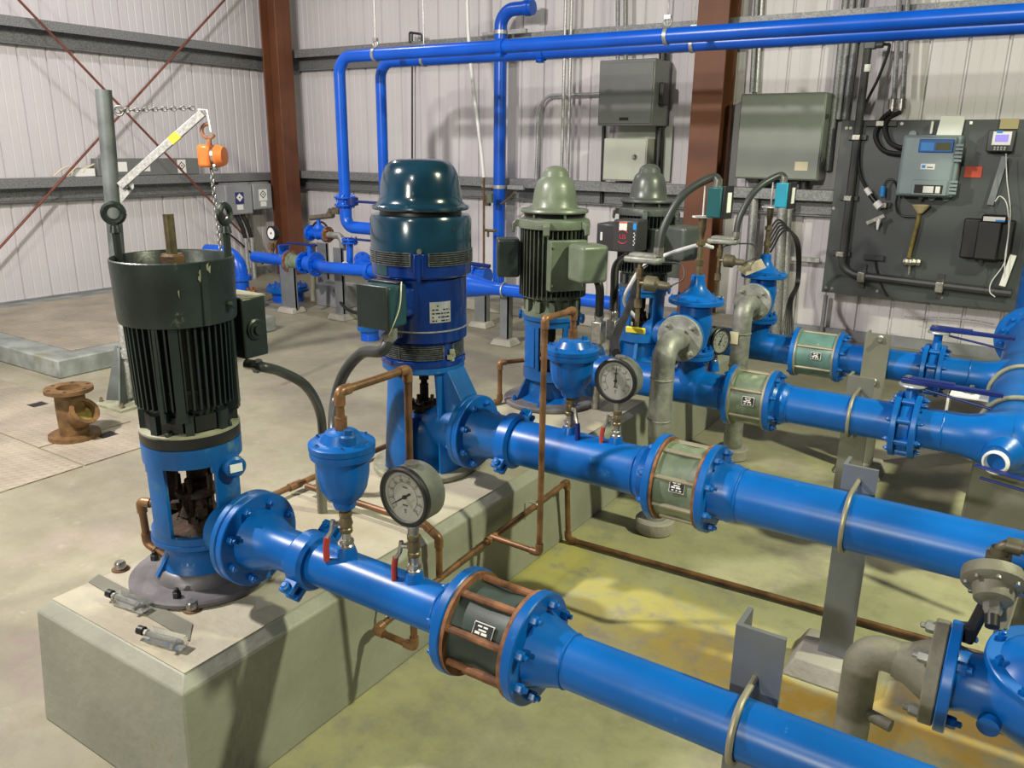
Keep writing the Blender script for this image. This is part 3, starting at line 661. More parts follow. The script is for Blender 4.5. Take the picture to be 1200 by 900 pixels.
# ---------------------------------------------------------------- pump 1
def pump_one():
    x, y = X0+.022, PY[0]; c = (x, y, 0)
    t = thing('vertical_pump', 'pump with open topped dark motor and threaded shaft, nearest in the row', 'pump', (x, y, PZ), 'vertical pumps on the long plinth')
    bp = MB().lathe([(0, 0), (.225, 0), (.232, .006), (.232, .018), (.226, .024), (0, .024)], (x, y, PZ), (0, 0, 1), 64).build('base_plate', 'ringdark', t)
    for a in (-62, 20, 118, 200): bolt(bp, az(c, a, .19, PZ+.024), (0, 0, 1), .028, 'black_metal')
    MB().lathe([(.155, 0), (.152, .012), (.138, .034), (.125, .04), (0, .04)], (x, y, PZ+.024), (0, 0, 1), 48).build('base_boss', 'ringdark', t)  # boss coloured dark for the shadow it sits in
    mb = MB().lathe([(.138, -.01), (.124, .03), (.112, .06), (.114, .08), (.125, .095), (.140, .105), (0, .105)], (x, y, PZ+.05), (0, 0, 1), 40)
    for a in (-105, -10, 75, 165):
        d = az((0, 0, 0), a, 1, 0); s = d.cross(V((0, 0, 1)))*.009
        mb.prism([(.05, 0), (.155, 0), (.105, .075), (.142, .16), (.05, .16)], V((x, y, PZ+.045))-s, d, (0, 0, 1), .018)
    mb.lathe([(.085, 0), (.080, .05), (.085, .12), (0, .12)], (x+.13, y, .632), (1, 0, 0), 36)
    mb.lathe([(.0, 0), (.11, 0), (.12, .04), (.09, .11), (0, .11)], (x, y, .48), (0, 0, 1), 36)
    mb.build('discharge_bowl', 'blue_head', t)
    windowed(c, .146, .014, .585, .915, .625, .855, (-42, 48, 138, 228), 29, .149).build('yoke', 'blue_head', t)
    MB().lathe([(.135, .575), (.150, .585), (.150, .60), (0, .60)], (x, y, 0), (0, 0, 1), 48).build('yoke_sill', 'blue_head', t)
    MB().lathe([(0, 0), (.130, 0), (.130, .006), (0, .012)], (x, y, .60), (0, 0, 1), 32).build('rusty_deck', 'rust', t)
    windowed(c, .1318, .001, .60, .912, .625, .855, (-42, 48, 138, 228), 29, .1348).build('rusty_inner_wall', 'rust', t)
    MB().lathe([(.130, 0), (.125, .015), (.09, .035), (.06, .05), (0, .05)], (x, y, .60), (0, 0, 1), 32).build('grime_heap', 'rust', t)
    stuffing(t, c, .625, .80, .02, 1.1)
    MB().cyl((x-.07, y+.07, .60), (x-.07, y+.07, .90), .022).build('seal_pipe', 'rust_edge', t)
    p = az(c, 15, .135, .842); d = az((0, 0, 0), -18, 1, 0)
    cv = MB().lathe([(0, 0), (.034, 0), (.034, .05), (.026, .056), (0, .056)], p, d, 28).build('plug_boss', 'blue_head', t)
    MB().box(p+d*.0572, (.002, .038, .026), rotz(-18)).build('paper_tag', 'white', cv)
    fl = MB().lathe([(.125, 0), (.146, 0), (.149, .01), (.149, .035), (.144, .038), (.125, .038), (.125, 0)], (x, y, .915), (0, 0, 1), 64).build('motor_flange', 'black_metal', t)
    MB().lathe([(.0, 0), (.149, 0), (.149, .006), (.144, .008), (0, .008)], (x, y, .9525), (0, 0, 1), 64).build('flange_top', 'tanring', fl)
    for a in (-62, 20, 110, 205): bolt(fl, az(c, a, .138, .96), (0, 0, 1), .018, 'motor_green')
    mb = MB().lathe([(0, 0), (.112, 0), (.116, .07), (.128, .085), (.128, .12), (.134, .14), (0, .14)], (x, y, .958), (0, 0, 1), 48)
    for k in range(8): mb.box(az(c, 45*k+10, .128, .99), (.03, .025, .06), rotz(45*k+10))
    mb.build('lower_bell', 'motor_green', t)
    for k in range(8): MB().box(az(c, 45*k+32, .118, .99), (.015, .065, .048), rotz(45*k+32)).build('vent_slot', 'ink', t)
    mb = fins(c, .12, .156, 1.04, 1.31, 46, .0055, r1b=.149)
    mb.lathe([(.130, 1.04), (.130, 1.31)], (x, y, 0), (0, 0, 1), 48)
    mb.build('finned_body', 'fin_dark', t)
    for a, w in ((-42, .026), (-62, .01), (40, .03), (-150, .026)):
        MB().box(az(c, a, .141, 1.165), (.03, w, .29), rotz(a)).box(az(c, a, .136, 1.02), (.036, w+.006, .03), rotz(a)).build('pad_rib', 'fin_dark', t)
    hood = MB().lathe([(.158, 1.292), (.166, 1.292), (.168, 1.30), (.174, 1.475), (.170, 1.478), (.166, 1.472), (.160, 1.32), (.158, 1.292)], (x, y, 0), (0, 0, 1), 72).build('open_hood', 'motor_green', t)
    MB().box(az(c, -8, .172, 1.382), (.008, .018, .175), rotz(-8)).build('seam_strip', 'motor_green', hood)
    MB().cyl(az(c, 20, .168, 1.345), az(c, 20, .192, 1.345), .012, seg=8).build('side_screw', 'motor_green', hood)
    for k in range(9):
        mb = MB(); a = -8+random.uniform(-6, 5); z = 1.47-random.random()*.05
        mb.add([az(c, a, .1755, z), az(c, a+2.6, .1755, z+.006), az(c, a+1.6, .1750, z-.018), az(c, a-.8, .1750, z-.008)], [(0, 1, 2, 3)]); mb.build('paint_chip', 'tanring', hood)
    mb = MB(); mb.add([az(c, -33, .1735, 1.40), az(c, -31.5, .1735, 1.405), az(c, -32, .1735, 1.38)], [(0, 1, 2)])
    mb.build('paint_chip', 'tanring', hood)
    MB().lathe([(0, 0), (.162, 0)], (x, y, 1.35), (0, 0, 1), 48).lathe([(.09, 0), (.085, .03), (.06, .05), (0, .05)], (x, y, 1.35), (0, 0, 1), 32).build('inner_deck', 'motor_green', hood)
    MB().lathe([(0, 0), (.037, 0), (.037, .036), (.032, .042), (0, .042)], (x, y, 1.443), (0, 0, 1), 6).build('shaft_nut', 'rust_body', t, bevel=.002)
    MB().cyl((x, y, 1.38), (x, y, 1.60), .0155).build('threaded_shaft', 'brass', t)
    for k, (a, zc) in enumerate(((214, 1.60), (42, 1.60))):
        p = az(c, a, .158, 0)
        e = MB().cyl((p.x, p.y, 1.40), (p.x, p.y, zc-.025), .011).lathe([(0, 0), (.017, 0), (.013, .02), (0, .02)], (p.x, p.y, zc-.055), (0, 0, 1))
        e.torus((p.x, p.y, zc), (.74, -.68, 0) if k == 0 else (1, .35, 0), .026, .010)
        e.build('lifting_eye', 'motor_green', t)
    # terminal box on the pipe side
    R = rotz(0); bc = V((x+.01, y+.215, 1.235))
    MB().box((x, y+.16, 1.235), (.10, .08, .14)).build('box_neck', 'motor_green', t)
    bx = MB().box(bc, (.14, .095, .195), R).build('terminal_box', 'motor_green', t, bevel=.006)
    d = V((1, 0, 0))
    pc = bc+d*.07
    MB().lathe([(0, 0), (.034, 0), (.034, .006), (.028, .009), (.028, .012), (0, .012)], pc+V((0, 0, -.005)), d, 28).lathe([(0, .012), (.016, .012), (.016, .02), (0, .02)], pc+V((0, 0, -.005)), d, 20).build('round_cover', 'motor_green', bx)
    MB().box(bc+V((0, 0, .099)), (.142, .097, .005), R).build('box_lid', 'tanring', bx)
    q = V((x+.075, y+.19, 1.115))
    MB().cyl(q+V((-.02, -.00, .0)), q+V((.035, .005, 0)), .017).cyl(q+V((.02, .003, 0)), q+V((.035, .005, 0)), .024, seg=6).build('hose_fitting', 'steel', bx)
    return q
q1 = pump_one()

# ---------------------------------------------------------------- pump 2
def pump_two():
    x, y = X0+.02, PY[1]; c = (x, y, 0)
    t = thing('vertical_pump', 'tall pump with domed teal cap and deep blue motor, second from the front', 'pump', (x, y, PZ), 'vertical pumps on the long plinth')
    MB().lathe([(0, 0), (.225, 0), (.23, .005), (.23, .022), (.225, .026), (0, .026)], (x, y, PZ), (0, 0, 1), 64).build('base_plate', 'tanring', t)
    hd = MB()
    hd.lathe([(.14, 0), (.115, .04), (.115, .14), (.105, .18), (.085, .205), (.064, .215), (.064, .235), (0, .235)], (x, y, PZ+.026), (0, 0, 1), 48)
    hd.lathe([(.06, 0), (.10, .10), (.105, .22), (.11, .27), (0, .27)], (x+.02, y, .645), (1, 0, 0), 40)
    hd.build('discharge_bowl', 'blue_head', t)
    # legs: four curved plates between windows, flaring to the base
    lg = None
    for k in range(4):
        w = -50.6+90*k
        a0, a1 = w+20, w+70
        mb = MB().lathe([(.186, 0), (.160, .45), (.146, .45), (.172, 0), (.186, 0)], (x, y, PZ+.02), (0, 0, 1), 16, a0, a1, ref=(1, 0, 0))
        mb.build('leg', 'blue_head', t)
    # gusset to the nozzle flange
    mb = MB()
    for s in (-.06, .045):
        mb.prism([(.10, .45), (.165, .45), (.30, .225), (.30, .18), (.12, .18)], V((x, y-s, PZ+.02)), (1, 0, 0), (0, 0, 1), .012)
    d = V((.135, 0, -.225)); L_ = d.length; R = Matrix((d.normalized(), V((0, 1, 0)), d.normalized().cross(V((0, 1, 0))))).transposed()
    mb.box(V((x+.235, y, PZ+.02+.34)), (L_, .115, .014), R)
    mb.build('gusset', 'blue_head', t, bevel=.002)
    flange(t, (-1.915, y, .645), (1, 0, 0), .155, .026, 8, .026, 'blue_head', side=0, name='nozzle_flange')
    stuffing(t, c, .672, .69, .014, .5, 6)
    MB().cyl((x, y, .70), (x, y, .93), .014).cyl((x, y, .83), (x, y, .90), .021).build('line_shaft', 'rust', t)
    MB().lathe([(.10, 0), (.170, 0), (.176, .006), (.176, .028), (0, .028)], (x, y, .892), (0, 0, 1), 64).build('top_plate', 'blue_head', t)
    # motor, bottom to top
    mo = MB().lathe([(.176, .920), (.180, .925), (.180, .945), (.166, .952), (.166, 1.018), (.186, 1.03), (.186, 1.285), (.176, 1.292), (0, 1.30)], (x, y, 0), (0, 0, 1), 72).build('motor_frame', 'blue_deep', t)
    MB().ring((x, y, 1.074), (0, 0, 1), .18, .188, .006, 64).build('seam_band', 'galv', mo)
    def louvers(z0, z1, n, r, arcs, parent):
        for a0, a1 in arcs:
            cylpatch(c, r+.0004, a0, a1, z0, z1, .0006, 16).build('louver_opening', 'ink', parent)
            mb = MB()
            for k in range(n+1):
                z = z0+(z1-z0)*k/n
                mb.lathe([(r, z-.0011), (r+.0055, z-.0011), (r+.0055, z+.0011), (r, z+.0011), (r, z-.0011)], (x, y, 0), (0, 0, 1), 16, a0, a1, ref=(1, 0, 0))
            for a in (a0, (a0+a1)/2+3, a1): mb.box(az(c, a, r+.002, (z0+z1)/2), (.008, .004, z1-z0), rotz(a))
            mb.build('louver_grille', 'slat', parent)
    louvers(.956, 1.012, 7, .168, ((-155, -22), (-5, 120)), mo)
    up = MB().lathe([(.17, 1.285), (.198, 1.292), (.205, 1.30), (.206, 1.336), (.206, 1.40)], (x, y, 0), (0, 0, 1), 72)
    up.build('motor_shoulder', 'blue_deep', t)
    te = MB().lathe([(.206, 1.398), (.2065, 1.398), (.2065, 1.515), (.198, 1.532), (.17, 1.535), (0, 1.535)], (x, y, 0), (0, 0, 1), 72).build('upper_shroud', 'teal', t)
    louvers(1.346, 1.396, 6, .206, ((-165, -63), (-43, 60), (75, 180)), te)
    p = az(c, -52, .21, 1.36)
    MB().box(az(c, -54, .204, 1.35), (.02, .04, .09), rotz(-54)).build('centre_strap', 'blue_deep', te, bevel=.004)
    MB().box(az(c, -54, .213, 1.333), (.02, .014, .09), rotz(-54)).build('strap_fin', 'blue_deep', te)
    MB().cyl(az(c, -53, .205, 1.405), az(c, -53, .222, 1.405), .010, seg=10).build('screw', 'steel', te)
    MB().cyl(az(c, -12, .2055, 1.487), az(c, -12, .2075, 1.487), .009, seg=14).build('shroud_hole', 'ink', te)
    MB().lathe([(.17, 1.53), (.165, 1.545), (.165, 1.56), (0, 1.56)], (x, y, 0), (0, 0, 1), 48).build('cap_neck', 'black_metal', t)
    MB().lathe([(.16, 1.553), (.194, 1.553), (.198, 1.560), (.196, 1.567), (.182, 1.573), (.171, 1.584), (.166, 1.61), (.161, 1.65), (.152, 1.69), (.138, 1.72), (.115, 1.740), (.08, 1.748), (0, 1.750)], (x, y, 0), (0, 0, 1), 72).build('domed_cap', 'teal', t)
    np_ = cylpatch(c, .186, -42, -14, 1.115, 1.20, .002).build('name_plate', 'aluminium', mo)
    mb = MB()
    for r_ in range(5):
        a = -39
        while a < -17:
            w = random.uniform(2, 6)
            if random.random() < .7:
                z = 1.19-.015*r_-.004; mb.lathe([(.1882, z-.006), (.1886, z-.006), (.1886, z), (.1882, z), (.1882, z-.006)], (x, y, 0), (0, 0, 1), 2, a, min(a+w, -16), ref=(1, 0, 0))
            a += w+1.2
    mb.build('plate_print', 'ink', np_)
    cylpatch(c, .206, -110, -92, 1.305, 1.345, .002).build('small_plate', 'teal_box', mo)
    mb = MB()
    for k, (a, z) in enumerate(((-10, .955), (-8, .968), (-13, .962), (-9, .985))): mb.box(az(c, a, .178, z), (.02, .012, .018), rotz(a+20*k))
    mb.build('paint_lump', 'tanring', mo)
    # junction box on a stub
    bc = at(449, 357, 1, y-.275)
    MB().box((bc.x+.0, bc.y+.10, bc.z), (.13, .10, .11)).build('box_neck', 'blue_deep', t, bevel=.01)
    R = rotz(3)
    bx = MB().box(bc, (.15, .115, .165), R).build('junction_box', 'teal_box', t, bevel=.012, seg=3)
    MB().box(bc+R @ V((0, -.061, 0)), (.157, .012, .172), R).build('cover', 'fin_dark', bx, bevel=.005)  # cover coloured darker than the box for its shaded side
    MB().box(bc+R @ V((.0, .02, .088)), (.13, .03, .012), R).build('top_lug', 'black_metal', bx, bevel=.004)
    MB().tube(spline([bc+V((.080, .02, .095)), bc+V((.092, -.01, 0)), bc+V((.07, -.04, -.09)), bc+V((.05, -.03, -.11))]), .0025, 6).build('ground_wire', 'cream', bx)
    q = bc+V((.04, .0, -.08))
    MB().cyl(q, q+V((-.0, 0, -.05)), .022).cyl(q+V((0, 0, -.035)), q+V((-.02, -.01, -.055)), .03, seg=6).build('hose_fitting', 'galv_pipe', bx)
    return q+V((-.01, 0, -.05))
q2 = pump_two()

# ---------------------------------------------------------------- pumps 3 and 4
def pump_tefc(i, body, fin, label, wins):
    x, y = X0-.02*(i == 2), PY[i]; c = (x, y, 0)
    t = thing('vertical_pump', label, 'pump', (x, y, PZ), 'vertical pumps on the long plinth')
    bp = MB().lathe([(0, 0), (.25, 0), (.258, .006), (.258, .02), (.25, .026), (0, .026)], (x, y, PZ), (0, 0, 1), 56).build('base_plate', 'ringdark', t)
    for a in (-20, -75, -125, 40, 130): bolt(bp, az(c, a, .215, PZ+.026), (0, 0, 1), .026, 'blue_head')
    mb = MB().lathe([(.17, 0), (.13, .02), (.12, .10), (.13, .15), (0, .17)], (x, y, PZ+.026), (0, 0, 1), 40)
    for a in (-130, -75, -20, 60, 150):
        d = az((0, 0, 0), a, 1, 0); s = d.cross(V((0, 0, 1)))*.01
        mb.prism([(.05, 0), (.20, 0), (.13, .15), (.05, .15)], V((x, y, PZ+.02))-s, d, (0, 0, 1), .02)
    mb.lathe([(.06, 0), (.09, .10), (.095, .23), (0, .23)], (x+.02, y, .64), (1, 0, 0), 36)
    mb.build('discharge_bowl', 'blue_head', t)
    windowed(c, .150, .014, .58, .925, .63, .875, wins, 27, .155).build('yoke', 'blue_head', t)
    MB().lathe([(.13, .56), (.15, .575), (.15, .60), (0, .60)], (x, y, 0), (0, 0, 1), 40).build('yoke_sill', 'blue_head', t)
    MB().lathe([(0, 0), (.130, 0), (.130, .006), (0, .012)], (x, y, .60), (0, 0, 1), 32).build('rusty_deck', 'rust', t)
    MB().lathe([(.13, .905), (.165, .91), (.165, .93), (0, .93)], (x, y, 0), (0, 0, 1), 48).build('yoke_ring', 'blue_head', t)
    cylpatch(c, .154, -125, -95, .65, .87, .003).build('cover_panel', 'blue', t)
    stuffing(t, c, .60, .80, .018)
    for a in (200, 10):
        p = az(c, a, .15, .915); d = az((0, 0, 0), a, 1, 0)
        MB().cyl(p, p+d*.03, .012).lathe([(0, 0), (.026, 0), (.026, .012), (0, .012)], p+d*.02, d, 20).build('eye_tab', 'blue_head', t)
    mb = MB().lathe([(0, 0), (.155, 0), (.155, .02), (.135, .03), (.128, .06), (.14, .10), (.13, .11), (0, .11)], (x, y, .93), (0, 0, 1), 48)
    for k in range(12): mb.box(az(c, 30*k, .145, .985), (.02, .03, .06), rotz(30*k))
    mb.build('lower_bell', 'tanring' if i == 2 and False else body, t)
    mb = fins(c, .12, .180, 1.035, 1.40, 44, .0055)
    mb.lathe([(.148, 1.03), (.148, 1.41)], (x, y, 0), (0, 0, 1), 48); mb.build('finned_body', fin, t)
    MB().lathe([(.155, 1.025), (.165, 1.03), (.165, 1.045), (0, 1.045)], (x, y, 0), (0, 0, 1), 48).build('fin_base', body, t)
    mb = MB().lathe([(.16, 1.392), (.190, 1.392), (.192, 1.41), (.186, 1.437), (.16, 1.447), (0, 1.447)], (x, y, 0), (0, 0, 1), 56)
    for a in (-8+6*(i == 3), 132, 214, 290):
        d = az((0, 0, 0), a, 1, 0); s = d.cross(V((0, 0, 1)))*.016
        mb.prism([(.16, 1.43), (.205, 1.432), (.222, 1.415), (.224, 1.37), (.212, 1.362), (.207, 1.395), (.16, 1.40)], V((x, y, 0))-s, d, (0, 0, 1), .032)
    mb.build('upper_bell', body, t, bevel=.003)
    MB().lathe([(.155, 1.447), (.155, 1.475), (0, 1.475)], (x, y, 0), (0, 0, 1), 40).build('air_gap', 'ink', t)
    for a in range(20, 380, 60): MB().cyl(az(c, a, .158, 1.445), az(c, a, .158, 1.475), .008, seg=8).build('spacer', body, t)
    MB().lathe([(0, 1.473), (.178, 1.473), (.181, 1.48), (.176, 1.490), (.126, 1.496), (.118, 1.506), (.114, 1.55), (.104, 1.60), (.090, 1.636), (.074, 1.650), (.069, 1.656), (.064, 1.678), (.048, 1.697), (.024, 1.707), (0, 1.709)], (x, y, 0), (0, 0, 1), 56).build('bell_cap', body, t)
    return t
t3 = pump_tefc(2, 'sage', 'sage_fin', 'sage green pump with finned motor and two side boxes, third in the row', (-155, -60, 30, 120))
t4 = pump_tefc(3, 'sage_dark', 'fin_dark', 'grey green finned pump with charcoal drive box, farthest in the row', (-150, -65, 30, 120))
# side boxes of pump 3
x, y = X0-.02, PY[2]
def boxat(parent, name, uv0, uv1, yy, dep, material, R=None, bevel=.015, seg=3):
    a = at(*uv0, 1, yy); b_ = at(*uv1, 1, yy); c_ = (a+b_)/2+V((0, dep/2, 0))
    return MB().box(c_, (abs(b_.x-a.x), dep, abs(a.z-b_.z)), R).build(name, material, parent, bevel=bevel, seg=seg), a, b_
MB().box(az((x, y, 0), -38, .185, 1.215), (.06, .20, .26), rotz(-38)).build('box_adapter', 'sage', t3, bevel=.005)
bx = MB().box(az((x, y, 0), -24, .30, 1.24), (.15, .16, .19), rotz(-31)).build('terminal_box', 'sage', t3, bevel=.022, seg=4)
for k in (-1, 1):
    for s in (-.085, .085): MB().cyl(az((x, y, 0), -38, .215, 1.215+k*.1)+az((0, 0, 0), 52, s, 0), az((x, y, 0), -38, .224, 1.215+k*.1)+az((0, 0, 0), 52, s, 0), .008, seg=8).build('screw', 'sage', t3)
MB().box(az((x, y, 0), 217, .245, 1.235), (.12, .14, .20), rotz(217)).build('accessory_box', 'motor_green', t3, bevel=.012)
q3 = az((x, y, 0), -31, .30, 1.125)
# boxes of pump 4
x, y = X0, PY[3]
MB().box(az((x, y, 0), -31, .20, 1.21), (.08, .20, .22), rotz(-31)).build('box_adapter', 'sage_dark', t4, bevel=.005)
MB().box(az((x, y, 0), -18, .30, 1.24), (.17, .17, .21), rotz(-18)).build('terminal_box', 'sage_dark', t4, bevel=.022, seg=4)
# charcoal drive standing off pump 4
dv = thing('motor_drive', 'charcoal drive box with red round logo mounted on the farthest pump', 'motor controller', (-2.28, 4.55, 1.1))
a = at(719, 257, 1, 4.50); b_ = at(745, 297, 1, 4.50)
MB().b2((a.x, 4.50, b_.z), (b_.x, 4.66, a.z)).build('housing', 'charcoal', dv, bevel=.01)
c0 = at(701, 261, 1, 4.60); c1 = at(718, 294, 1, 4.60)
MB().b2((c0.x, 4.58, c1.z), (c1.x+.02, 4.76, c0.z)).build('rear_housing', 'charcoal', dv, bevel=.01)
MB().box(((a.x+b_.x)/2, 4.66, (a.z+b_.z)/2-.05), (.08, .25, .1)).build('bracket', 'charcoal', dv)
_curves = {}
def text_into(mb, body, p, size, n=(0, -1, 0), up=(0, 0, 1)):
    """flat lettering added to a mesh"""
    if body not in _curves:
        cu = bpy.data.curves.new('lettering', 'FONT'); cu.body = body; cu.size = 1; cu.align_x = 'CENTER'; cu.align_y = 'CENTER'
        o = bpy.data.objects.new('lettering', cu); me = bpy.data.meshes.new_from_object(o)
        _curves[body] = ([v.co.copy() for v in me.vertices], [tuple(f.vertices) for f in me.polygons])
        bpy.data.objects.remove(o); bpy.data.curves.remove(cu); bpy.data.meshes.remove(me)
    n = V(n).normalized(); u_ = V(up); u_ = (u_-u_.dot(n)*n).normalized(); r_ = u_.cross(n); p = V(p)
    vs, fs = _curves[body]; return mb.add([p+r_*(v.x*size)+u_*(v.y*size) for v in vs], fs)
def wtext(body, p, size, material, parent, n=(0, -1, 0), up=(0, 0, 1), name='printed_text', ext=0):
    return text_into(MB(), body, V(p)+V(n).normalized()*.0006, size, n, up).build(name, material, parent)
w_ = b_.x-a.x; hh = a.z-b_.z
MB().b2((a.x+w_*.26, 4.497, b_.z+hh*.68), (a.x+w_*.58, 4.50, a.z-hh*.06)).build('warning_label', 'white', dv)
MB().b2((a.x+w_*.26, 4.496, a.z-hh*.10), (a.x+w_*.58, 4.497, a.z-hh*.06)).build('warning_band', 'tag_orange', dv)
MB().b2((a.x+w_*.84, 4.497, b_.z+hh*.72), (a.x+w_*.97, 4.50, a.z-hh*.08)).build('blue_sticker', 'cyan', dv)
lc = V((a.x+w_*.42, 4.499, b_.z+hh*.48))
MB().torus(lc, (0, -1, 0), .04, .0025, 40, 140, ref=(1, 0, 0), seg=12).torus(lc, (0, -1, 0), .04, .0025, 220, 320, ref=(1, 0, 0), seg=12).build('logo_ring', 'redlabel', dv)
wtext('US', lc, .040, 'redlabel', dv)
mb = MB()
for k in range(7): mb.b2((a.x+w_*(.86+.04*(k % 2)), 4.498, b_.z+hh*(.24+.06*k)), (a.x+w_*(.91+.03*(k % 2)), 4.50, b_.z+hh*(.27+.06*k)))
mb.build('vertical_lettering', 'white', dv)
MB().b2((c0.x+.03, 4.577, (c0.z+c1.z)/2-.02), (c0.x+.045, 4.58, (c0.z+c1.z)/2+.03)).build('small_mark', 'white', dv)
# ================================================================ discharge lines (run along +X)
ZP = [.638, .645, .65, .635]
def spool(name, label, y, z, x0, x1, r, cat='pipe', group=None, welds=(), material='blue'):
    t = thing(name, label, cat, ((x0+x1)/2, y, z-r), group)
    MB().cyl((x0, y, z), (x1, y, z), r, seg=48).build('pipe_barrel', material, t)
    for w_ in welds:
        MB().torus((w_, y, z), (1, 0, 0), r+.0005, .0035, seg=48).build('weld_bead', material, t)
    return t
def neck(parent, y, z, xf, sgn, r, R, L, material='blue'):
    """weld neck from pipe radius up to the flange face at xf; sgn=+1 neck extends to +x"""
    MB().lathe([(R*.68, 0), (R*.62, L*.25), (r*1.12, L*.7), (r*1.01, L), (0, L)], (xf, y, z), (sgn, 0, 0), 40).build('weld_neck', material, parent)
def check_valve(i, xl, xr, R, rb, body, rods, label, plate_az, rustedge='rust_edge', nr=8):
    y, z = PY[i], ZP[i]
    t = thing('check_valve', label, 'valve', ((xl+xr)/2, y, z-R), 'silent check valves in the discharge pipes')
    MB().lathe([(0, 0), (R*.88, 0), (R*.90, .004), (rb*1.02, .012), (rb*.97, (xr-xl)/2), (rb*1.02, xr-xl-.012), (R*.90, xr-xl-.004), (R*.88, xr-xl), (0, xr-xl)], (xl, y, z), (1, 0, 0), 48).build('valve_body', body, t)
    MB().ring((xl-.001, y, z), (1, 0, 0), rb, R*.97, .010, 48).build('gasket_ring', rustedge, t)
    MB().ring((xr-.009, y, z), (1, 0, 0), rb, R*.97, .010, 48).build('gasket_ring', rustedge, t)
    for k in range(nr):
        a = 2*PI*(k+.5)/nr; p = V((0, math.cos(a)*R*.86, math.sin(a)*R*.86))
        MB().cyl(V((xl, y, z))+p, V((xr, y, z))+p, .0095, seg=10).build('tie_rod', rods, t)
    # name plate facing the viewer
    a = math.radians(plate_az); n = V((0, -math.cos(a), math.sin(a))); u_ = V((0, math.sin(a), math.cos(a)))
    c_ = V(((xl+xr)/2+.015, y, z))+n*(rb*1.02)
    pl_ = MB().prism([(-.028, -.021), (.028, -.021), (.028, .021), (-.028, .021)], c_, (1, 0, 0), u_, .004).build('name_plate', 'white', t)
    MB().prism([(-.026, -.019), (.026, -.019), (.026, .019), (-.026, .019)], c_+n*.0045, (1, 0, 0), u_, .001).build('plate_field', 'ink', pl_)
    mb = MB()
    for r_, row in enumerate(((-.018, -.010, -.002, .004, .010, .018), (-.020, -.006, -.002, .014), (-.012, .010), (-.016, -.004, .0, .012))):
        for q in range(0, len(row)-1, 2): mb.prism([(row[q], 0), (row[q+1], 0), (row[q+1], .006 if r_ == 1 else .004), (row[q], .006 if r_ == 1 else .004)], c_+n*.0056+u_*(-.015+.0085*r_), (1, 0, 0), u_, .0005)
    mb.build('plate_print', 'white', pl_)
    return t
def coupling(i, x, r, R, label):
    y, z = PY[i], ZP[i]
    t = thing('pipe_coupling', label, 'coupling', (x, y, z-R), 'grooved couplings by the pump flanges')
    MB().lathe([(r, -.034), (R*.9, -.034), (R, -.022), (R, .022), (R*.9, .034), (r, .034)], (x, y, z), (1, 0, 0), 40).build('clamp_shell', 'blue', t)
    # two bolt pads, front-low and back-high
    for s in (1, -1):
        d = V((0, -.80, -.60))*s; e = V((0, -.6, .8))*s
        p = V((x, y, z))+d*(R+.012)
        R_ = Matrix((V((1, 0, 0)), d, e)).transposed()
        MB().box(p+e*.018, (.05, .045, .018), R_).box(p-e*.018, (.05, .045, .018), R_).build('bolt_pad', 'blue', t, bevel=.004)
        MB().cyl(p-e*.045+d*.006, p+e*.045+d*.006, .007, seg=10).lathe([(0, 0), (.014, 0), (.014, .01), (.008, .014), (0, .014)], p+e*.028+d*.006, e, 16).lathe([(0, 0), (.013, 0), (.013, .011), (0, .011)], p-e*.04+d*.006, e, 6).build('clamp_bolt', 'blue_head', t)
def ball_nipple(parent, p, z1, handle, hd, s=1.):
    """short nipple and ball valve standing on the pipe at p, up to z1; handle colour, hd direction"""
    x, y, z = p; h = z1-z
    MB().lathe([(.034*s, -.02), (.029*s, .012), (.024*s, .028), (0, .028)], p, (0, 0, 1), 24).build('outlet_boss', 'blue', parent)
    mb = MB().lathe([(0, .026), (.021*s, .026), (.022*s, .034), (.018*s, .038), (.022*s, .042), (.021*s, .05), (.0135*s, .052), (.0135*s, h*.52), (0, h*.52)], p, (0, 0, 1), 10); mb.build('steel_nipple', 'steel', parent)
    vb = MB().lathe([(0, h*.48), (.019*s, h*.48), (.019*s, h*.55), (.0165*s, h*.57), (.021*s, h*.66), (.0165*s, h*.77), (.019*s, h*.80), (.019*s, h*.88), (.012*s, h*.9), (.012*s, h), (0, h)], p, (0, 0, 1), 14).build('ball_valve', 'brass', parent)
    hd = V(hd).normalized(); q = V((x, y, z+h*.66))
    mb = MB().cyl(q, q+hd*.036*s, .008*s, seg=10).tube([q+hd*.036*s+V((0, 0, .012)), q+hd*.042*s+V((0, 0, -.02)), q+hd*.056*s+V((0, 0, -.045*s))], .007*s, 8); mb.build('lever_arm', 'steel', vb)
    MB().tube([q+hd*.055*s+V((0, 0, -.04*s)), q+hd*.060*s+V((0, 0, -.07*s)), q+hd*.060*s+V((0, 0, -.115*s))], .0095*s, 10).build('lever_grip', handle, vb)
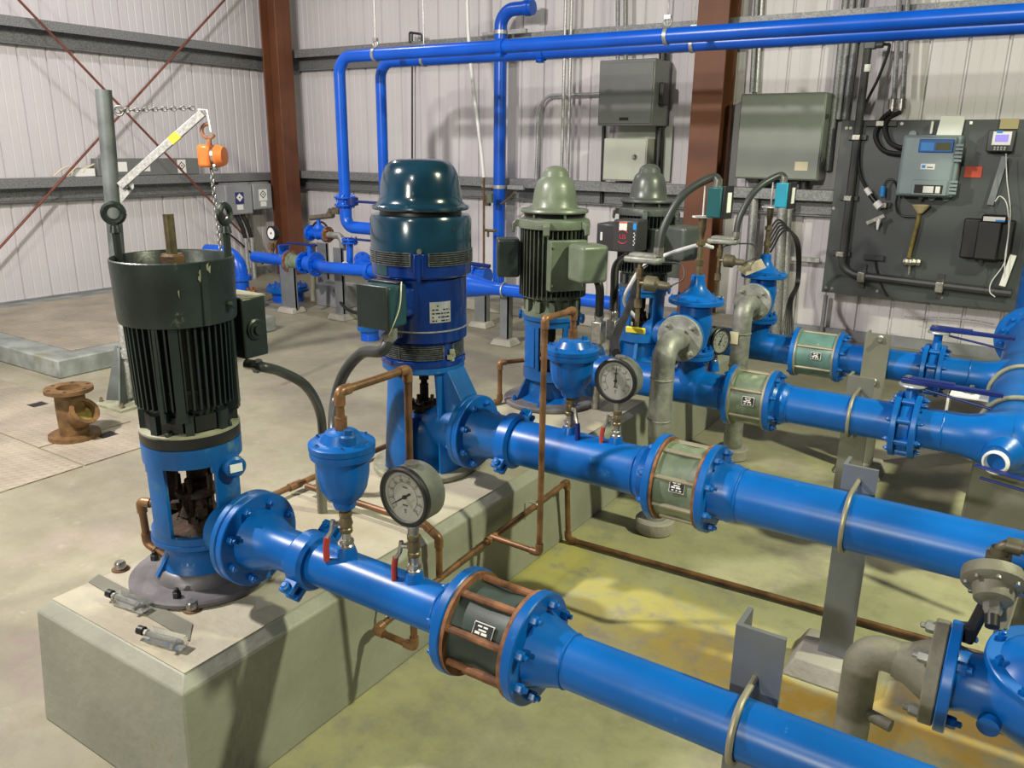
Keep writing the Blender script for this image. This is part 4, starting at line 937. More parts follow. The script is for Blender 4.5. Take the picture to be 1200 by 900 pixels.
def air_valve(x, y, zp, zb, label, handle, sc=1., out_az=0, hd=(-1, -.6, 0)):
    t = thing('air_release_valve', label, 'valve', (x, y, zp), 'bowl shaped air valves on the pipes')
    ball_nipple(t, (x, y, zp), zb+.005, handle, hd, sc)
    s = sc; b_ = (x, y, zb)
    MB().lathe([(0, 0), (.030*s, 0), (.034*s, .012), (.036*s, .022), (.052*s, .034), (.066*s, .06), (.074*s, .10), (.076*s, .150), (.09*s, .152), (.092*s, .158), (.092*s, .172), (0, .172)], b_, (0, 0, 1), 48).build('bowl', 'blue', t)
    cv = MB().lathe([(0, 0), (.093*s, 0), (.094*s, .004), (.094*s, .016), (.088*s, .02), (.060*s, .022), (.046*s, .045), (.024*s, .052), (0, .052)], (x, y, zb+.1735), (0, 0, 1), 48).build('cover', 'blue', t)
    for k in range(6): bolt(cv, az((x, y, 0), 60*k+15, .079*s, zb+.19), (0, 0, 1), .014*s, 'blue_head', h=.5)
    p = az((x, y, 0), out_az, .042*s, zb+.19)
    MB().lathe([(.022, 0), (.022, .028), (.018, .032), (0, .032)], p, (0, 0, 1), 20).lathe([(0, .03), (.011, .03), (.011, .045), (0, .045)], p, (0, 0, 1), 6).build('cover_plug', 'blue_head', cv)
    return zb+.225
def gauge(x, y, zp, zc, R, label, needle, handle='red', d=.075, n=(0, -1, 0), name='pressure_gauge', hd=(-1, -.5, 0)):
    t = thing(name, label, 'gauge', (x, y, zp), 'round dial gauges on the pipes')
    n = V(n).normalized()
    ball_nipple(t, (x, y, zp), zc-R-.02, handle, hd, .9)
    MB().lathe([(0, -.03), (.014, -.03), (.016, 0), (.014, .03), (0, .03)], (x, y, zc-R-.012), (0, 0, 1), 12).build('gauge_stem', 'steel', t)
    c_ = V((x, y, zc))
    cs = MB().lathe([(0, -d*.55), (R*.93, -d*.55), (R*.97, -d*.48), (R*.97, d*.30), (R, d*.32), (R, d*.46), (R*.94, d*.5), (R*.86, d*.5), (R*.84, d*.42), (R*.84, d*.36), (0, d*.36)], c_, n, 56).build('gauge_case', 'dialrim', t)
    MB().lathe([(R*.845, d*.30), (R*1.005, d*.31), (R*1.012, d*.33), (R*1.01, d*.47), (R*.95, d*.52), (R*.86, d*.51), (R*.845, d*.40), (R*.845, d*.30)], c_, n, 56).build('bezel', 'black', cs)
    u_ = V((0, 0, 1)); rr_ = u_.cross(n).normalized(); o_ = c_+n*(d*.37)
    dl = MB().lathe([(0, 0), (R*.845, 0), (R*.845, .001), (0, .001)], o_, n, 48).build('dial', 'dial', cs)
    mb = MB()
    for k in range(55):
        a = math.radians(225-270*k/54); l = .10 if k % 6 == 0 else .05
        e = rr_*math.cos(a)+u_*math.sin(a); s_ = n.cross(e)*(.0012 if k % 6 == 0 else .0006)
        p0, p1 = o_+n*.0015+e*R*(.74-l), o_+n*.0015+e*R*.74
        mb.add([p0-s_, p0+s_, p1+s_, p1-s_], [(0, 1, 2, 3)])
    mb.torus(o_+n*.001, n, R*.50, .0006, -45, 225, seg=30, ref=rr_)
    for dx, dz, w_ in ((0, .3, .2), (0, -.32, .22), (0, -.48, .1), (0, -.56, .06)):
        p = o_+n*.0015+rr_*dx*R+u_*dz*R; mb.add([p-rr_*R*w_*.5, p+rr_*R*w_*.5, p+rr_*R*w_*.5+u_*.004, p-rr_*R*w_*.5+u_*.004], [(0, 1, 2, 3)])
    for k in range(10):
        a = math.radians(225-30*k); e = rr_*math.cos(a)+u_*math.sin(a)
        text_into(mb, str(k*20), o_+n*.0016+e*R*.56, R*.13, n, u_)
    mb.build('dial_marks', 'dialink', dl)
    a = math.radians(needle); e = rr_*math.cos(a)+u_*math.sin(a); s_ = n.cross(e)
    MB().add([o_+n*.005-e*R*.3-s_*.003, o_+n*.005-e*R*.3+s_*.003, o_+n*.005+e*R*.66+s_*.0008, o_+n*.005+e*R*.66-s_*.0008], [(0, 1, 2, 3)]).lathe([(0, .003), (R*.07, .003), (R*.07, .007), (0, .007)], o_, n, 14).build('needle', 'ink', dl)
    MB().lathe([(0, 0), (.019, 0), (.019, .008), (0, .008)], c_+V((0, 0, R*.965))+n*d*.0, (0, 0, 1), 18).build('case_plug', 'steel', cs)
    return t
def ubolt(parent, x, y, z, r, rb=.0075, yback=.07):
    mb = MB(); R = r+rb+.001
    arc = [V((x, y-R*math.cos(t), z+R*math.sin(t))) for t in [(-PI/2)+PI*k/16 for k in range(17)]]
    path = [V((x, y+yback+r, z-R))]+arc+[V((x, y+yback+r, z+R))]
    mb.tube(path, rb, 10); return mb.build('u_bolt', 'rod_tan', parent)
def post(label, x, y, w_, z1, zplate=None, base=(.26, .26, .06), zt=None, material='post', ub=None, group='steel angle posts carrying the discharge pipes', yb_=0):
    """angle post; face towards -Y"""
    t = thing('pipe_support', label, 'pipe support', (x, y, 0), group)
    th = .012; a_, b_, q_ = x-w_/2, x+w_/2, w_*.8
    MB().prism([(a_, y), (b_, y), (b_, y+th), (a_+th, y+th), (a_+th, y+q_), (a_, y+q_)], (0, 0, 0), (1, 0, 0), (0, 1, 0), z1).build('angle_post', material, t)
    if base:
        MB().box((x, y+.03, base[2]/2), base, None, .78).build('grout_foot', 'concrete', t, bevel=.008)
    if ub: ubolt(t, x, ub[0], ub[1], ub[2], yback=y-ub[0]-ub[2]+.02)
    return t

# ---- line 1
y, z = PY[0], ZP[0]
t = thing('pipe_spool', 'short blue reducer bolted to the nearest pump flange', 'pipe', (-1.80, y, z-.15))
flange(t, (-1.882, y, z), (1, 0, 0), .145, .026, 8, .025, 'blue', bR=.118)
flange(t, (-1.909, y, z), (1, 0, 0), .145, .024, 0, .02, 'blue_head', name='pump_side_flange')
MB().lathe([(.098, 0), (.092, .02), (.074, .07), (.064, .10), (.0635, .24), (0, .24)], (-1.857, y, z), (1, 0, 0), 40).build('reducer', 'blue', t)
coupling(0, -1.632, .060, .086, 'blue grooved coupling on the nearest discharge pipe')
xl, xr = -1.06, -.885
t = spool('discharge_pipe', 'blue pipe with air valve and gauge, running from nearest pump to dark check valve', y, z, -1.628, xl-.05, .064, group='blue discharge pipes', welds=(xl-.085,))
flange(t, (xl-.03, y, z), (1, 0, 0), .138, .028, 8, .024, 'blue', side=-1, bR=.115); neck(t, y, z, xl-.03, -1, .064, .138, .055)
check_valve(0, xl, xr, .138, .108, 'valve_dark', 'rust_edge', 'dark green check valve with rusty tie rods, in the nearest pipe', 32)
t = spool('discharge_pipe', 'nearest blue pipe after its check valve, running out at the bottom edge', y, z, xr+.08, 1.6, .064, group='blue discharge pipes', welds=(xr+.115,))
flange(t, (xr+.002, y, z), (1, 0, 0), .138, .028, 8, .026, 'blue', side=1, bR=.112); neck(t, y, z, xr+.03, 1, .064, .138, .085)
topz = air_valve(-1.488, y, z+.058, .845, 'blue air valve with red lever on the nearest pipe', 'red', .95, -20, (-.75, -.9, 0))
gauge(-1.245, y, z+.058, .948, .079, 'weathered round gauge on the nearest pipe, needle pointing lower left', 215)
# ---- line 2
y, z = PY[1], ZP[1]; r = .093
t = thing('pipe_spool', 'short blue spool bolted to the second pump, joined by a coupling', 'pipe', (-1.8, y, z-.16))
flange(t, (-1.888, y, z), (1, 0, 0), .157, .028, 8, .028, 'blue', bR=.13)
MB().lathe([(.112, 0), (.104, .03), (.095, .06), (.093, .22), (0, .22)], (-1.862, y, z), (1, 0, 0), 40).build('stub_pipe', 'blue_head', t)
coupling(1, -1.685, .09, .113, 'large blue grooved coupling on the second discharge pipe')
xl, xr = -1.02, -.855
t = spool('discharge_pipe', 'blue pipe with blue handled air valve, from second pump to its check valve', y, z, -1.68, xl-.05, r, group='blue discharge pipes', welds=(xl-.10,))
flange(t, (xl-.03, y, z), (1, 0, 0), .158, .028, 8, .024, 'blue', side=-1, bR=.135); neck(t, y, z, xl-.03, -1, r, .158, .06)
check_valve(1, xl, xr, .158, .132, 'valve_green', 'rod_tan', 'worn green check valve with tan rods in second pipe', 14)
t = spool('discharge_pipe', 'second blue pipe after green check valve, strapped to tall post', y, z, xr+.08, 1.6, r, group='blue discharge pipes', welds=(xr+.12,))
flange(t, (xr+.002, y, z), (1, 0, 0), .158, .028, 8, .026, 'blue', side=1, bR=.135); neck(t, y, z, xr+.03, 1, r, .158, .085)
topz2 = air_valve(-1.425, y, z+r-.006, .885, 'blue air valve with blue lever beside third pump', 'handle_blue', 1.1, 35, (.9, -.6, 0))
gauge(-1.225, y, z+r-.006, .985, .083, 'grey cased round gauge on the second pipe, needle upright', 88)
# ---- line 3
y, z = PY[2], ZP[2]; r = .088
t = spool('discharge_pipe', 'third blue pipe between pump and teal check valve, carrying a control valve', y, z, -1.92, -1.18, r, group='blue discharge pipes', welds=(-1.20,))
flange(t, (-1.945, y, z), (1, 0, 0), .15, .026, 8, .026, 'blue', side=-1); flange(t, (-1.165, y, z), (1, 0, 0), .148, .026, 8, .022, 'blue', side=-1, bR=.125)
check_valve(2, -1.138, -.97, .148, .124, 'valve_green', 'rod_tan', 'green check valve with square plate, in the third pipe', 8, 'rod_tan', nr=6)
t = spool('discharge_pipe', 'third blue pipe after its check valve, up to a lever valve', y, z, -.90, -.41, r, group='blue discharge pipes', welds=(-.875,))
flange(t, (-.968, y, z), (1, 0, 0), .148, .026, 8, .024, 'blue', side=1, bR=.125); neck(t, y, z, -.944, 1, r, .148, .065)
flange(t, (-.425, y, z), (1, 0, 0), .145, .024, 8, .022, 'blue', side=-1)
def lever_valve(i, xv, label, zz, R=.145, L=.46):
    y, z = PY[i], ZP[i]
    t = thing('butterfly_valve', label, 'valve', (xv, y, z-R), 'lever valves before the header')
    mb = MB().lathe([(.11, 0), (.112, 0), (.118, .006), (.118, .044), (.112, .05), (.075, .05), (.075, 0), (.11, 0)], (xv-.025, y, z), (1, 0, 0), 40)
    for k in range(8):
        a = 2*PI*(k+.5)/8; p = V((0, math.cos(a)*R*.85, math.sin(a)*R*.85)); mb.lathe([(0, 0), (.016, 0), (.016, .05), (0, .05)], V((xv-.025, y, z))+p, (1, 0, 0), 12)
    mb.build('valve_body', 'blue', t)
    for k in range(8):
        a = 2*PI*(k+.5)/8; p = V((0, math.cos(a)*R*.85, math.sin(a)*R*.85)); MB().cyl(V((xv-.028, y, z))+p, V((xv+.028, y, z))+p, .009, seg=10).build('through_bolt', 'blue', t)
    MB().cyl((xv, y, z+.09), (xv, y, zz-.012), .022).lathe([(.035, 0), (.03, .03), (.022, .06), (0, .06)], (xv, y, z+.10), (0, 0, 1), 20).build('stem_neck', 'blue', t)
    MB().lathe([(0, 0), (.055, 0), (.057, .004), (.055, .010), (0, .010)], (xv, y, zz-.012), (0, 0, 1), 24).build('notch_plate', 'aluminium', t)
    d = V((1, -.06, 0)).normalized(); s_ = V((0, 0, 1)).cross(d)
    lv = MB().prism([(-.045, -.018), (.05, -.02), (L, -.012), (L, .012), (.05, .02), (-.045, .018)], V((xv, y, zz)), d, s_, .020)
    lv.box(V((xv, y, zz+.022))+d*.06, (.20, .03, .012), Matrix((d, s_, V((0, 0, 1)))).transposed())
    lv.build('lever_handle', 'handle_blue', t, bevel=.003)
    MB().tube([V((xv, y, zz-.02))+d*.05, V((xv, y, zz-.055))+d*L*.9], .006, 8).build('latch_rod', 'handle_blue', t)
    MB().lathe([(0, 0), (.015, 0), (.015, .012), (0, .014)], (xv-.02, y, zz+.018), (0, 0, 1), 6).build('lever_bolt', 'steel', t)
lever_valve(2, -.373, 'butterfly valve with long blue lever on the third pipe', at(1090, 452, 1, PY[2]).z, L=.34)
t = spool('pipe_spool', 'blue branch pipe joining the header from the third line', y, z, -.34, -.05, r, welds=(-.23,))
flange(t, (-.347, y, z), (1, 0, 0), .145, .024, 8, .022, 'blue', side=1)
# ---- line 4
y, z = PY[3], ZP[3]; r = .088
t = spool('discharge_pipe', 'farthest blue pipe between pump and check valve, under the back control valve', y, z, -1.92, -1.15, r, group='blue discharge pipes')
flange(t, (-1.945, y, z), (1, 0, 0), .15, .026, 8, .026, 'blue', side=-1); flange(t, (-1.155, y, z), (1, 0, 0), .148, .026, 8, .022, 'blue', side=-1, bR=.125)
check_valve(3, -1.128, -.905, .148, .128, 'valve_teal', 'rod_tan', 'teal green check valve in the farthest pipe, by backboard', 8, 'rod_tan', nr=6)
t = spool('discharge_pipe', 'farthest blue pipe after its check valve, passing behind a drilled angle', y, z, -.905, -.46, r, group='blue discharge pipes')
flange(t, (-.903, y, z), (1, 0, 0), .148, .026, 8, .024, 'blue', side=1, bR=.125)
flange(t, (-.455, y, z), (1, 0, 0), .145, .024, 8, .022, 'blue', side=-1)
lever_valve(3, -.40, 'butterfly valve with long blue lever on the farthest pipe', at(1120, 390, 1, PY[3]).z, L=.36)
t = spool('pipe_spool', 'blue branch pipe joining the header from the farthest line', y, z, -.37, -.05, r, welds=(-.22,))
flange(t, (-.374, y, z), (1, 0, 0), .145, .024, 8, .022, 'blue', side=1)
# ---- header
hx = .035; HR = .135
t = thing('header_pipe', 'large blue header pipe running away along the right edge', 'pipe', (hx, 4.9, ZP[2]-HR))
MB().cyl((hx, 3.80, .645), (hx, 6.12, .645), HR, seg=48).lathe([(HR, 0), (HR*.97, .05), (HR*.8, .10), (HR*.5, .13), (0, .14)], (hx, 3.80, .645), (0, -1, 0), 48).build('header_barrel', 'blue', t)
for yy, zz in ((PY[2], .65), (PY[3], .635)): MB().lathe([(.088, 0), (.09, .05), (.098, .09), (.112, .13), (.122, .17), (.126, .22), (0, .22)], (-.20, yy, zz), (1, 0, 0), 40).build('branch_saddle', 'blue', t)
flange(t, (hx, 6.12, .645), (0, 1, 0), .21, .03, 12, .03, 'blue', side=-1); flange(t, (hx, 6.153, .645), (0, 1, 0), .21, .03, 12, .03, 'blue', side=0)
MB().tube(fillet([(hx, 6.18, .645), (hx, 6.42, .645), (hx, 6.42, 5.5)], .2, 10), .125, 36).torus((hx, 6.42, 1.35), (0, 0, 1), .1255, .004, seg=40).build('riser', 'blue', t)
MB().lathe([(.085, -.02), (.078, .0), (.070, .012), (.066, .02), (.062, .03), (.056, .045), (0, .045)], (hx-.04, 3.665, .625), (-.25, -1, -.12), 32).build('end_nozzle', 'blue', t)
for yy, s in ((3.98, 'nearer'), (4.62, 'farther')):
    sp = thing('header_strap', 'pale strap over the blue header with bolted angle, %s of two' % s, 'strap', (hx-.1, yy, .5), 'straps over the header')
    R = HR+.012; mb = MB().tube([V((hx-R*math.cos(q), yy, .645+R*math.sin(q))) for q in [-.1+PI*k/24 for k in range(26)]], .011, 10); mb.build('strap_rod', 'tanring', sp)
    MB().b2((hx-.32, yy-.07, .60), (hx-.12, yy+.07, .612)).b2((hx-.32, yy-.07, .51), (hx-.308, yy+.07, .612)).build('angle_clip', 'white', sp, bevel=.002)
    MB().lathe([(0, 0), (.02, 0), (.02, .02), (.012, .022), (.012, .045), (0, .045)], (hx-.22, yy, .612), (0, 0, 1), 6).build('nut', 'steel', sp)
t = thing('pipe_pedestal', 'broad grey pedestal under the near end of the blue header', 'pipe support', (hx, 4.1, 0))
MB().box((hx+.02, 4.12, .255), (.34, .5, .51), None, .92).build('block', 'post', t, bevel=.01)
t = thing('pipe_pedestal', 'broad grey pedestal under the far end of the header', 'pipe support', (hx, 4.9, 0))
MB().box((hx+.02, 5.0, .255), (.34, .4, .51), None, .92).build('block', 'post', t, bevel=.01)
t = thing('pipe_pedestal', 'grey pedestal below the second pipe at the right edge', 'pipe support', (.33, 2.85, 0))
MB().box((.33, 2.9, .265), (.5, .4, .53), None, .95).build('block', 'post', t, bevel=.01)
# small lever valve on the header end
p = at(1172, 548, 1, 3.56)
t = thing('ball_valve', 'small valve with white tape and blue lever on the header end', 'valve', p)
MB().lathe([(.040, -.02), (.046, -.02), (.050, .0), (.050, .012), (.044, .02), (.040, .02), (.036, .0), (.036, -.02), (.040, -.02)], V((hx-.05, 3.615, .606)), (-.25, -1, 0), 24).build('taped_nipple', 'white', t)
q = p+V((-.01, -.05, -.005))
MB().prism([(-.08, -.012), (.02, -.02), (.30, -.011), (.30, .011), (.02, .02), (-.08, .012)], q, V((1, -.3, -.02)).normalized(), V((.3, 1, 0)).normalized(), .007).build('lever_handle', 'handle_blue', t, bevel=.003)
MB().tube([q+V((-.05, 0, -.035)), q+V((.25, -.07, -.045))], .006, 8).build('latch_rod', 'handle_blue', t)

# ---- posts
post('grey angle post behind the nearest pipe, strap at right of frame', -.365, 1.54, .105, at(892, 735, 1, 1.54).z-.012, ub=(PY[0], ZP[0], .064), material='post_blue')
post('tall grey angle post behind the second pipe on concrete foot', -.385, 2.73, .11, at(1010, 548, 1, 2.73).z, ub=(PY[1], ZP[1], .093), material='post_blue', base=(.30, .28, .07))
post('grey angle post behind the third pipe, strap over the pipe', -.60, 3.88, .115, at(995, 440, 1, 3.88).z, ub=(PY[2], ZP[2], .088), material='post')
t = post('drilled grey angle post standing in front of the farthest pipe', -.685, 4.80, .13, at(1030, 392, 1, 4.80).z, material='post')
for zz in (.80, .55):
    MB().lathe([(0, 0), (.022, 0), (.022, .008), (.013, .01), (.013, .025), (0, .025)], (-.67, 4.80, zz), (0, -1, 0), 14).build('post_bolt', 'steel', t)

# ---- control valves with their relief elbows
def control_valve(i, xv, label, sw, rel_label, yv, yr, tint='galv_pipe', full=True):
    y, z = PY[i], ZP[i]
    t = thing('control_valve', label, 'valve', (xv, y, z+.08), 'domed control valves on the back pipes')
    MB().lathe([(.085, -.085), (.072, -.04), (.068, .0), (.068, .05), (0, .05)], (xv, y, z+.115), (0, 0, 1), 36).build('riser_neck', 'blue', t)
    flange(t, (xv, y, z+.155), (0, 0, 1), .105, .020, 8, .018, 'blue', side=-1, bev=.002); f2 = flange(t, (xv, y, z+.177), (0, 0, 1), .105, .020, 8, .02, 'blue', side=1)
    mb = MB().lathe([(.075, .19), (.066, .22), (.078, .28), (.085, .33), (.08, .38), (.075, .425), (0, .43)], (xv, y, z), (0, 0, 1), 36)
    mb.lathe([(.05, 0), (.066, .05), (.064, .10), (.07, .16), (0, .16)], (xv, y, .935), (0, -1, 0), 32)
    mb.lathe([(.05, 0), (.055, .10), (.05, .12), (0, .12)], (xv, y, .935), (0, 1, 0), 24)
    mb.build('valve_body', 'blue', t)
    flange(t, (xv, y-.155, .935), (0, -1, 0), .112, .02, 4, .02, 'blue', side=0, phase=.5)
    cv = flange(t, (xv, y, z+.428), (0, 0, 1), .135, .022, 8, .016, 'blue', side=1, bR=.118)
    MB().lathe([(.12, 0), (.075, .025), (.045, .055), (.034, .08), (.032, .115), (.026, .12), (0, .12)], (xv, y, z+.447), (0, 0, 1), 36).build('bonnet', 'blue', t)
    zb = z+.565
    MB().lathe([(0, 0), (.016, 0), (.016, .05), (.021, .05), (.021, .075), (.014, .08), (.013, .14), (.022, .145), (.022, .165), (.012, .17), (.014, .20), (.019, .22), (.019, .27), (0, .27)], (xv, y, zb), (0, 0, 1), 14).build('stem_fittings', 'brass', t)
    MB().lathe([(0, 0), (.05, 0), (.05, .006), (0, .006)], (xv, y, zb+.275), (0, 0, 1), 24).cyl((xv, y, zb+.28), (xv, y, zb+.42), .004, seg=6).build('indicator_rod', 'white', t)
    b_ = V((xv+.075, y-.02, zb+.35))
    s_ = MB().box(b_, (.075, .08, .14), rotz(-10)).build('position_switch', sw, t, bevel=.006)
    MB().box(b_+V((.045, 0, 0)), (.012, .085, .15), rotz(-10)).build('switch_face', 'black_metal', s_, bevel=.003)
    MB().box(b_+V((.052, -.0, .0)), (.004, .035, .09), rotz(-10)).build('switch_label', 'white', s_)
    # galvanised conduit body on the left with curved flex hose up to the switch
    hb = V((xv-.20, y-.20, zb+.08))
    MB().box(hb, (.18, .09, .03)).box(hb+V((.0, 0, .02)), (.14, .07, .02)).build('conduit_body', 'galv_pipe', t, bevel=.01)
    MB().tube(spline([hb+V((.07, 0, .03)), hb+V((.08, .02, .15)), hb+V((.14, .08, .30)), b_+V((-.04, .0, .11)), b_+V((.0, 0, .09))], 8), .019, 12).build('flexible_hose', 'hose_grey', t)
    MB().cyl(b_+V((-.01, 0, .06)), b_+V((-.01, 0, .105)), .022).cyl(hb+V((.07, 0, .02)), hb+V((.07, 0, .06)), .024).build('hose_fitting', 'steel', t)
    # pilot
    pb = V((xv-.14, y-.22, zb-.03))
    pl_ = MB().lathe([(0, -.04), (.03, -.04), (.038, -.035), (.038, .015), (.03, .02), (.02, .03), (.018, .075), (.012, .08), (0, .095)], pb, (1, .15, -.05), 24).build('pilot_regulator', 'bronze', t)
    MB().cyl(pb+V((-.07, 0, -.22)), pb+V((-.07, 0, .09)), .011).cyl(pb+V((-.07, 0, 0)), pb+V((-.02, 0, 0)), .010).lathe([(0, 0), (.02, 0), (.02, .04), (0, .04)], pb+V((-.07, 0, -.12)), (0, 0, 1), 8).lathe([(0, 0), (.019, 0), (.019, .05), (0, .05)], pb+V((-.07, 0, .02)), (0, 0, 1), 8).build('pilot_fittings', 'brass', t)
    MB().tube(spline([pb+V((.09, .01, 0)), pb+V((.14, .03, .04)), pb+V((.10, .06, .10)), pb+V((-.03, .02, .09)), pb+V((-.07, 0, .06))]), .004, 6).build('pilot_tube', 'black_metal', t)
    MB().box(pb+V((-.07, -.01, -.23)), (.10, .02, .03)).build('yellow_valve_handle', 'yellow', t, bevel=.005)
    # relief elbow, a thing of its own
    rt = thing('relief_pipe', rel_label, 'pipe', (xv, yr, 0), 'galvanised relief pipes going down to the floor')
    flange(rt, (xv, y-.177, .935), (0, -1, 0), .112, .018, 4, .028, tint, side=1, phase=.5, bR=.088)
    MB().tube(fillet([(xv, y-.19, .935), (xv, yr, .935), (xv, yr, .56), (xv+.004, yr+.02, .42), (xv+.004, yr+.02, 0)], .13, 8), .054, 28).build('elbow_pipe', tint, rt)
    for zz in (.78, .58): MB().torus((xv, yr, zz), (0, 0, 1), .055, .004, seg=28).build('weld_bead', tint, rt)
    MB().ring((xv+.004, yr+.02, 0), (0, 0, 1), .055, .095, .07, 40, .008).build('floor_collar', 'concrete', rt)
    return t, rt
control_valve(2, -1.375, 'blue domed control valve with dark teal switch, on the third pipe', 'teal_switch', 'galvanised relief pipe curving down behind second pipe gauge', 0, 3.40)
cvb, rt = control_valve(3, -1.385, 'blue domed control valve with cyan switch, on the farthest pipe', 'cyan_switch', 'galvanised relief pipe with paper tag, below the farthest control valve', 0, 4.58)
p = at(860, 396, 1, 4.52)
MB().box(p, (.05, .004, .07)).build('paper_tag', 'cream', rt)
MB().prism([(-.09, -.02), (.06, .05), (.09, .0), (-.03, -.06)], at(880, 312, 1, 4.75), (1, 0, 0), (0, -.3, 1), .003).build('loose_tag', 'cream', cvb)
# gauges on the third line and wall line seen edge-on
gauge(-1.315, 3.93, .73, .87, .07, 'black round gauge half hidden behind the third control valve', 60, n=(1, -.4, 0))

# ---- relief valve at lower right
vx, vy, vz = -.033, 2.0, .58
t = thing('relief_valve', 'blue domed relief valve at the lower right edge, tan pilot above', 'valve', (vx+.2, vy, .3))
flange(t, (vx, vy, vz), (1, 0, 0), .135, .026, 4, .030, 'blue', side=1, phase=.5, bmat='blue', bR=.105)
mb = MB().lathe([(.08, 0), (.072, .03), (.085, .10), (.11, .17), (.11, .26), (.08, .40), (0, .42)], (vx+.024, vy, vz), (1, 0, 0), 40)
mb.lathe([(0, 0), (.024, 0), (.024, .02), (0, .02)], (vx+.11, vy-.09, vz-.03), (-.1, -1, -.1), 20)
mb.build('valve_body', 'blue', t)
flange(t, (vx+.43, vy, vz), (1, 0, 0), .135, .026, 4, .03, 'blue', side=-1, bR=.105, name='outlet_flange')
MB().cyl((vx+.455, vy, vz), (vx+1.2, vy, vz), .055, seg=28).build('outlet_pipe', 'blue', t)
dn = V((.12, -.25, 1)).normalized(); dc = V((vx+.20, vy-.01, vz+.085))
cvr = flange(t, dc, dn, .128, .022, 8, .02, 'blue', side=1, bR=.108)
mb = MB().lathe([(.10, 0), (.08, .02), (.05, .035), (.03, .05), (0, .055)], dc+dn*.02, dn, 36)
A, B, C = frame(dn)
for k in range(4):
    e = A*math.cos(PI*k/2+.4)+B*math.sin(PI*k/2+.4); mb.prism([(.02, .02), (.095, .02), (.03, .06), (.02, .06)], dc-C.cross(e)*-.006, e, C, .012)
mb.build('ribbed_cover', 'blue', t)
pp = V((.032, 2.0, .857))
cn = V((.10, -.72, -.55)).normalized()
MB().lathe([(0, -.02), (.066, -.02), (.068, -.012), (.068, .008), (.062, .014), (.045, .02), (.040, .05), (.03, .056), (0, .058)], pp, cn, 32).build('pilot_housing', 'taupe_pipe', t)
A, B, C = frame(cn)
for k in range(8):
    a_ = 2*PI*k/8; MB().cyl(pp+C*.010+A*(.056*math.cos(a_))+B*(.056*math.sin(a_)), pp+C*.022+A*(.056*math.cos(a_))+B*(.056*math.sin(a_)), .006, seg=8).build('housing_screw', 'steel', t)
MB().lathe([(0, .05), (.020, .05), (.020, .075), (.016, .085), (.013, .09), (0, .09)], pp, cn, 6).build('adjusting_nut', 'steel', t)
MB().lathe([(0, .088), (.016, .088), (.015, .115), (0, .118)], pp, cn, 14).build('black_cap', 'black', t)
MB().tube(fillet([pp+V((.0, .02, .02)), pp+V((.0, .02, .085)), pp+V((.28, .02, .085))], .02, 5), .014, 12).lathe([(.019, -.02), (.02, .02), (.019, .035)], pp+V((0, .02, .04)), (0, 0, 1), 12).lathe([(.019, 0), (.02, .03), (.0, .03)], pp+V((.01, .02, .085)), (1, 0, 0), 12).lathe([(.0, 0), (.03, 0), (.03, .03), (0, .03)], pp+V((0, .02, .03)), (0, 0, 1), 6).build('pilot_elbow', 'bronze', t)
MB().cyl(pp+V((-.0, .03, -.05)), (pp.x-.03, 2.03, vz+.09), .015, seg=12).lathe([(0, 0), (.022, 0), (.022, .03), (0, .03)], (pp.x-.03, 2.03, vz+.10), (0, 0, 1), 6).build('pilot_riser', 'black_metal', t)
MB().cyl((pp.x+.03, 2.06, vz+.05), (pp.x+.045, 2.06, pp.z), .014, seg=12).build('drain_tube', 'tan', t)
MB().torus(pp+V((.085, 0, .02)), (0, -1, 0), .018, .007).cyl(pp+V((.06, 0, .02)), pp+V((.3, 0, .02)), .012).build('side_fitting', 'brass', t)
rt = thing('relief_pipe', 'dusty taupe relief pipe bending down behind the nearest pipe', 'pipe', (-.21, 2.0, 0), 'taupe relief pipe')
flange(rt, (vx-.034, vy, vz), (1, 0, 0), .128, .032, 4, .032, 'taupe_pipe', side=-1, phase=.5, bmat='galv_pipe', bR=.105, name='flange')
path = fillet([(vx-.03, vy, vz), (vx-.06, vy, vz), (-.215, vy, vz+.01), (-.215, vy, 0)], .085, 10)
rad = [.075 if p_.x > vx-.045 else (.062 if p_.x > vx-.062 else (.045 if p_.x > -.19 else .043)) for p_ in path]
MB().lathe([(.078, 0), (.068, .018), (.052, .045), (.044, .075), (0, .075)], (vx-.034, vy, vz), (-1, 0, 0), 32).tube(path[1:], .043, 28).build('elbow_pipe', 'taupe_pipe', rt)
q = at(1035, 842, 1, 1.99)
MB().cyl((q.x-.05, 1.99, q.z), (q.x+.022, 1.97, q.z), .016).build('side_nipple', 'taupe_pipe', rt)

# ================================================================ copper drain lines
def copper(pts, r=.011, rad=.012, fit=True, parent=None, tees=()):
    pts = [V(p) for p in pts]; mb = MB().tube(fillet(pts, rad, 5), r, 12)
    pr = mb.build('copper_tube', 'copper', parent)
    for i in range(1, len(pts)-1):
        f = MB()
        for nb in (pts[i-1], pts[i+1]):
            d = (nb-pts[i]); l = min(.035, d.length*.45); d.normalize(); f.cyl(pts[i]+d*(rad*.9), pts[i]+d*(rad*.9+l*.75), r*1.32)
        f.tube(fillet([pts[i]+(pts[i-1]-pts[i]).normalized()*.02, pts[i], pts[i]+(pts[i+1]-pts[i]).normalized()*.02], .014, 5), r*1.28, 12)
        f.build('copper_elbow', 'copper_fit', pr)
    for p_, d in tees:
        p_ = V(p_); d = V(d).normalized(); MB().cyl(p_-d*.03, p_+d*.03, r*1.35).build('copper_tee', 'copper_fit', pr)
    return pr
yd = 1.735
t = thing('copper_drain', 'copper drain from nearest air valve down to the plinth side', 'copper pipe', (-1.488, yd, .28))
zt = at(402, 460, 1, 1.46).z
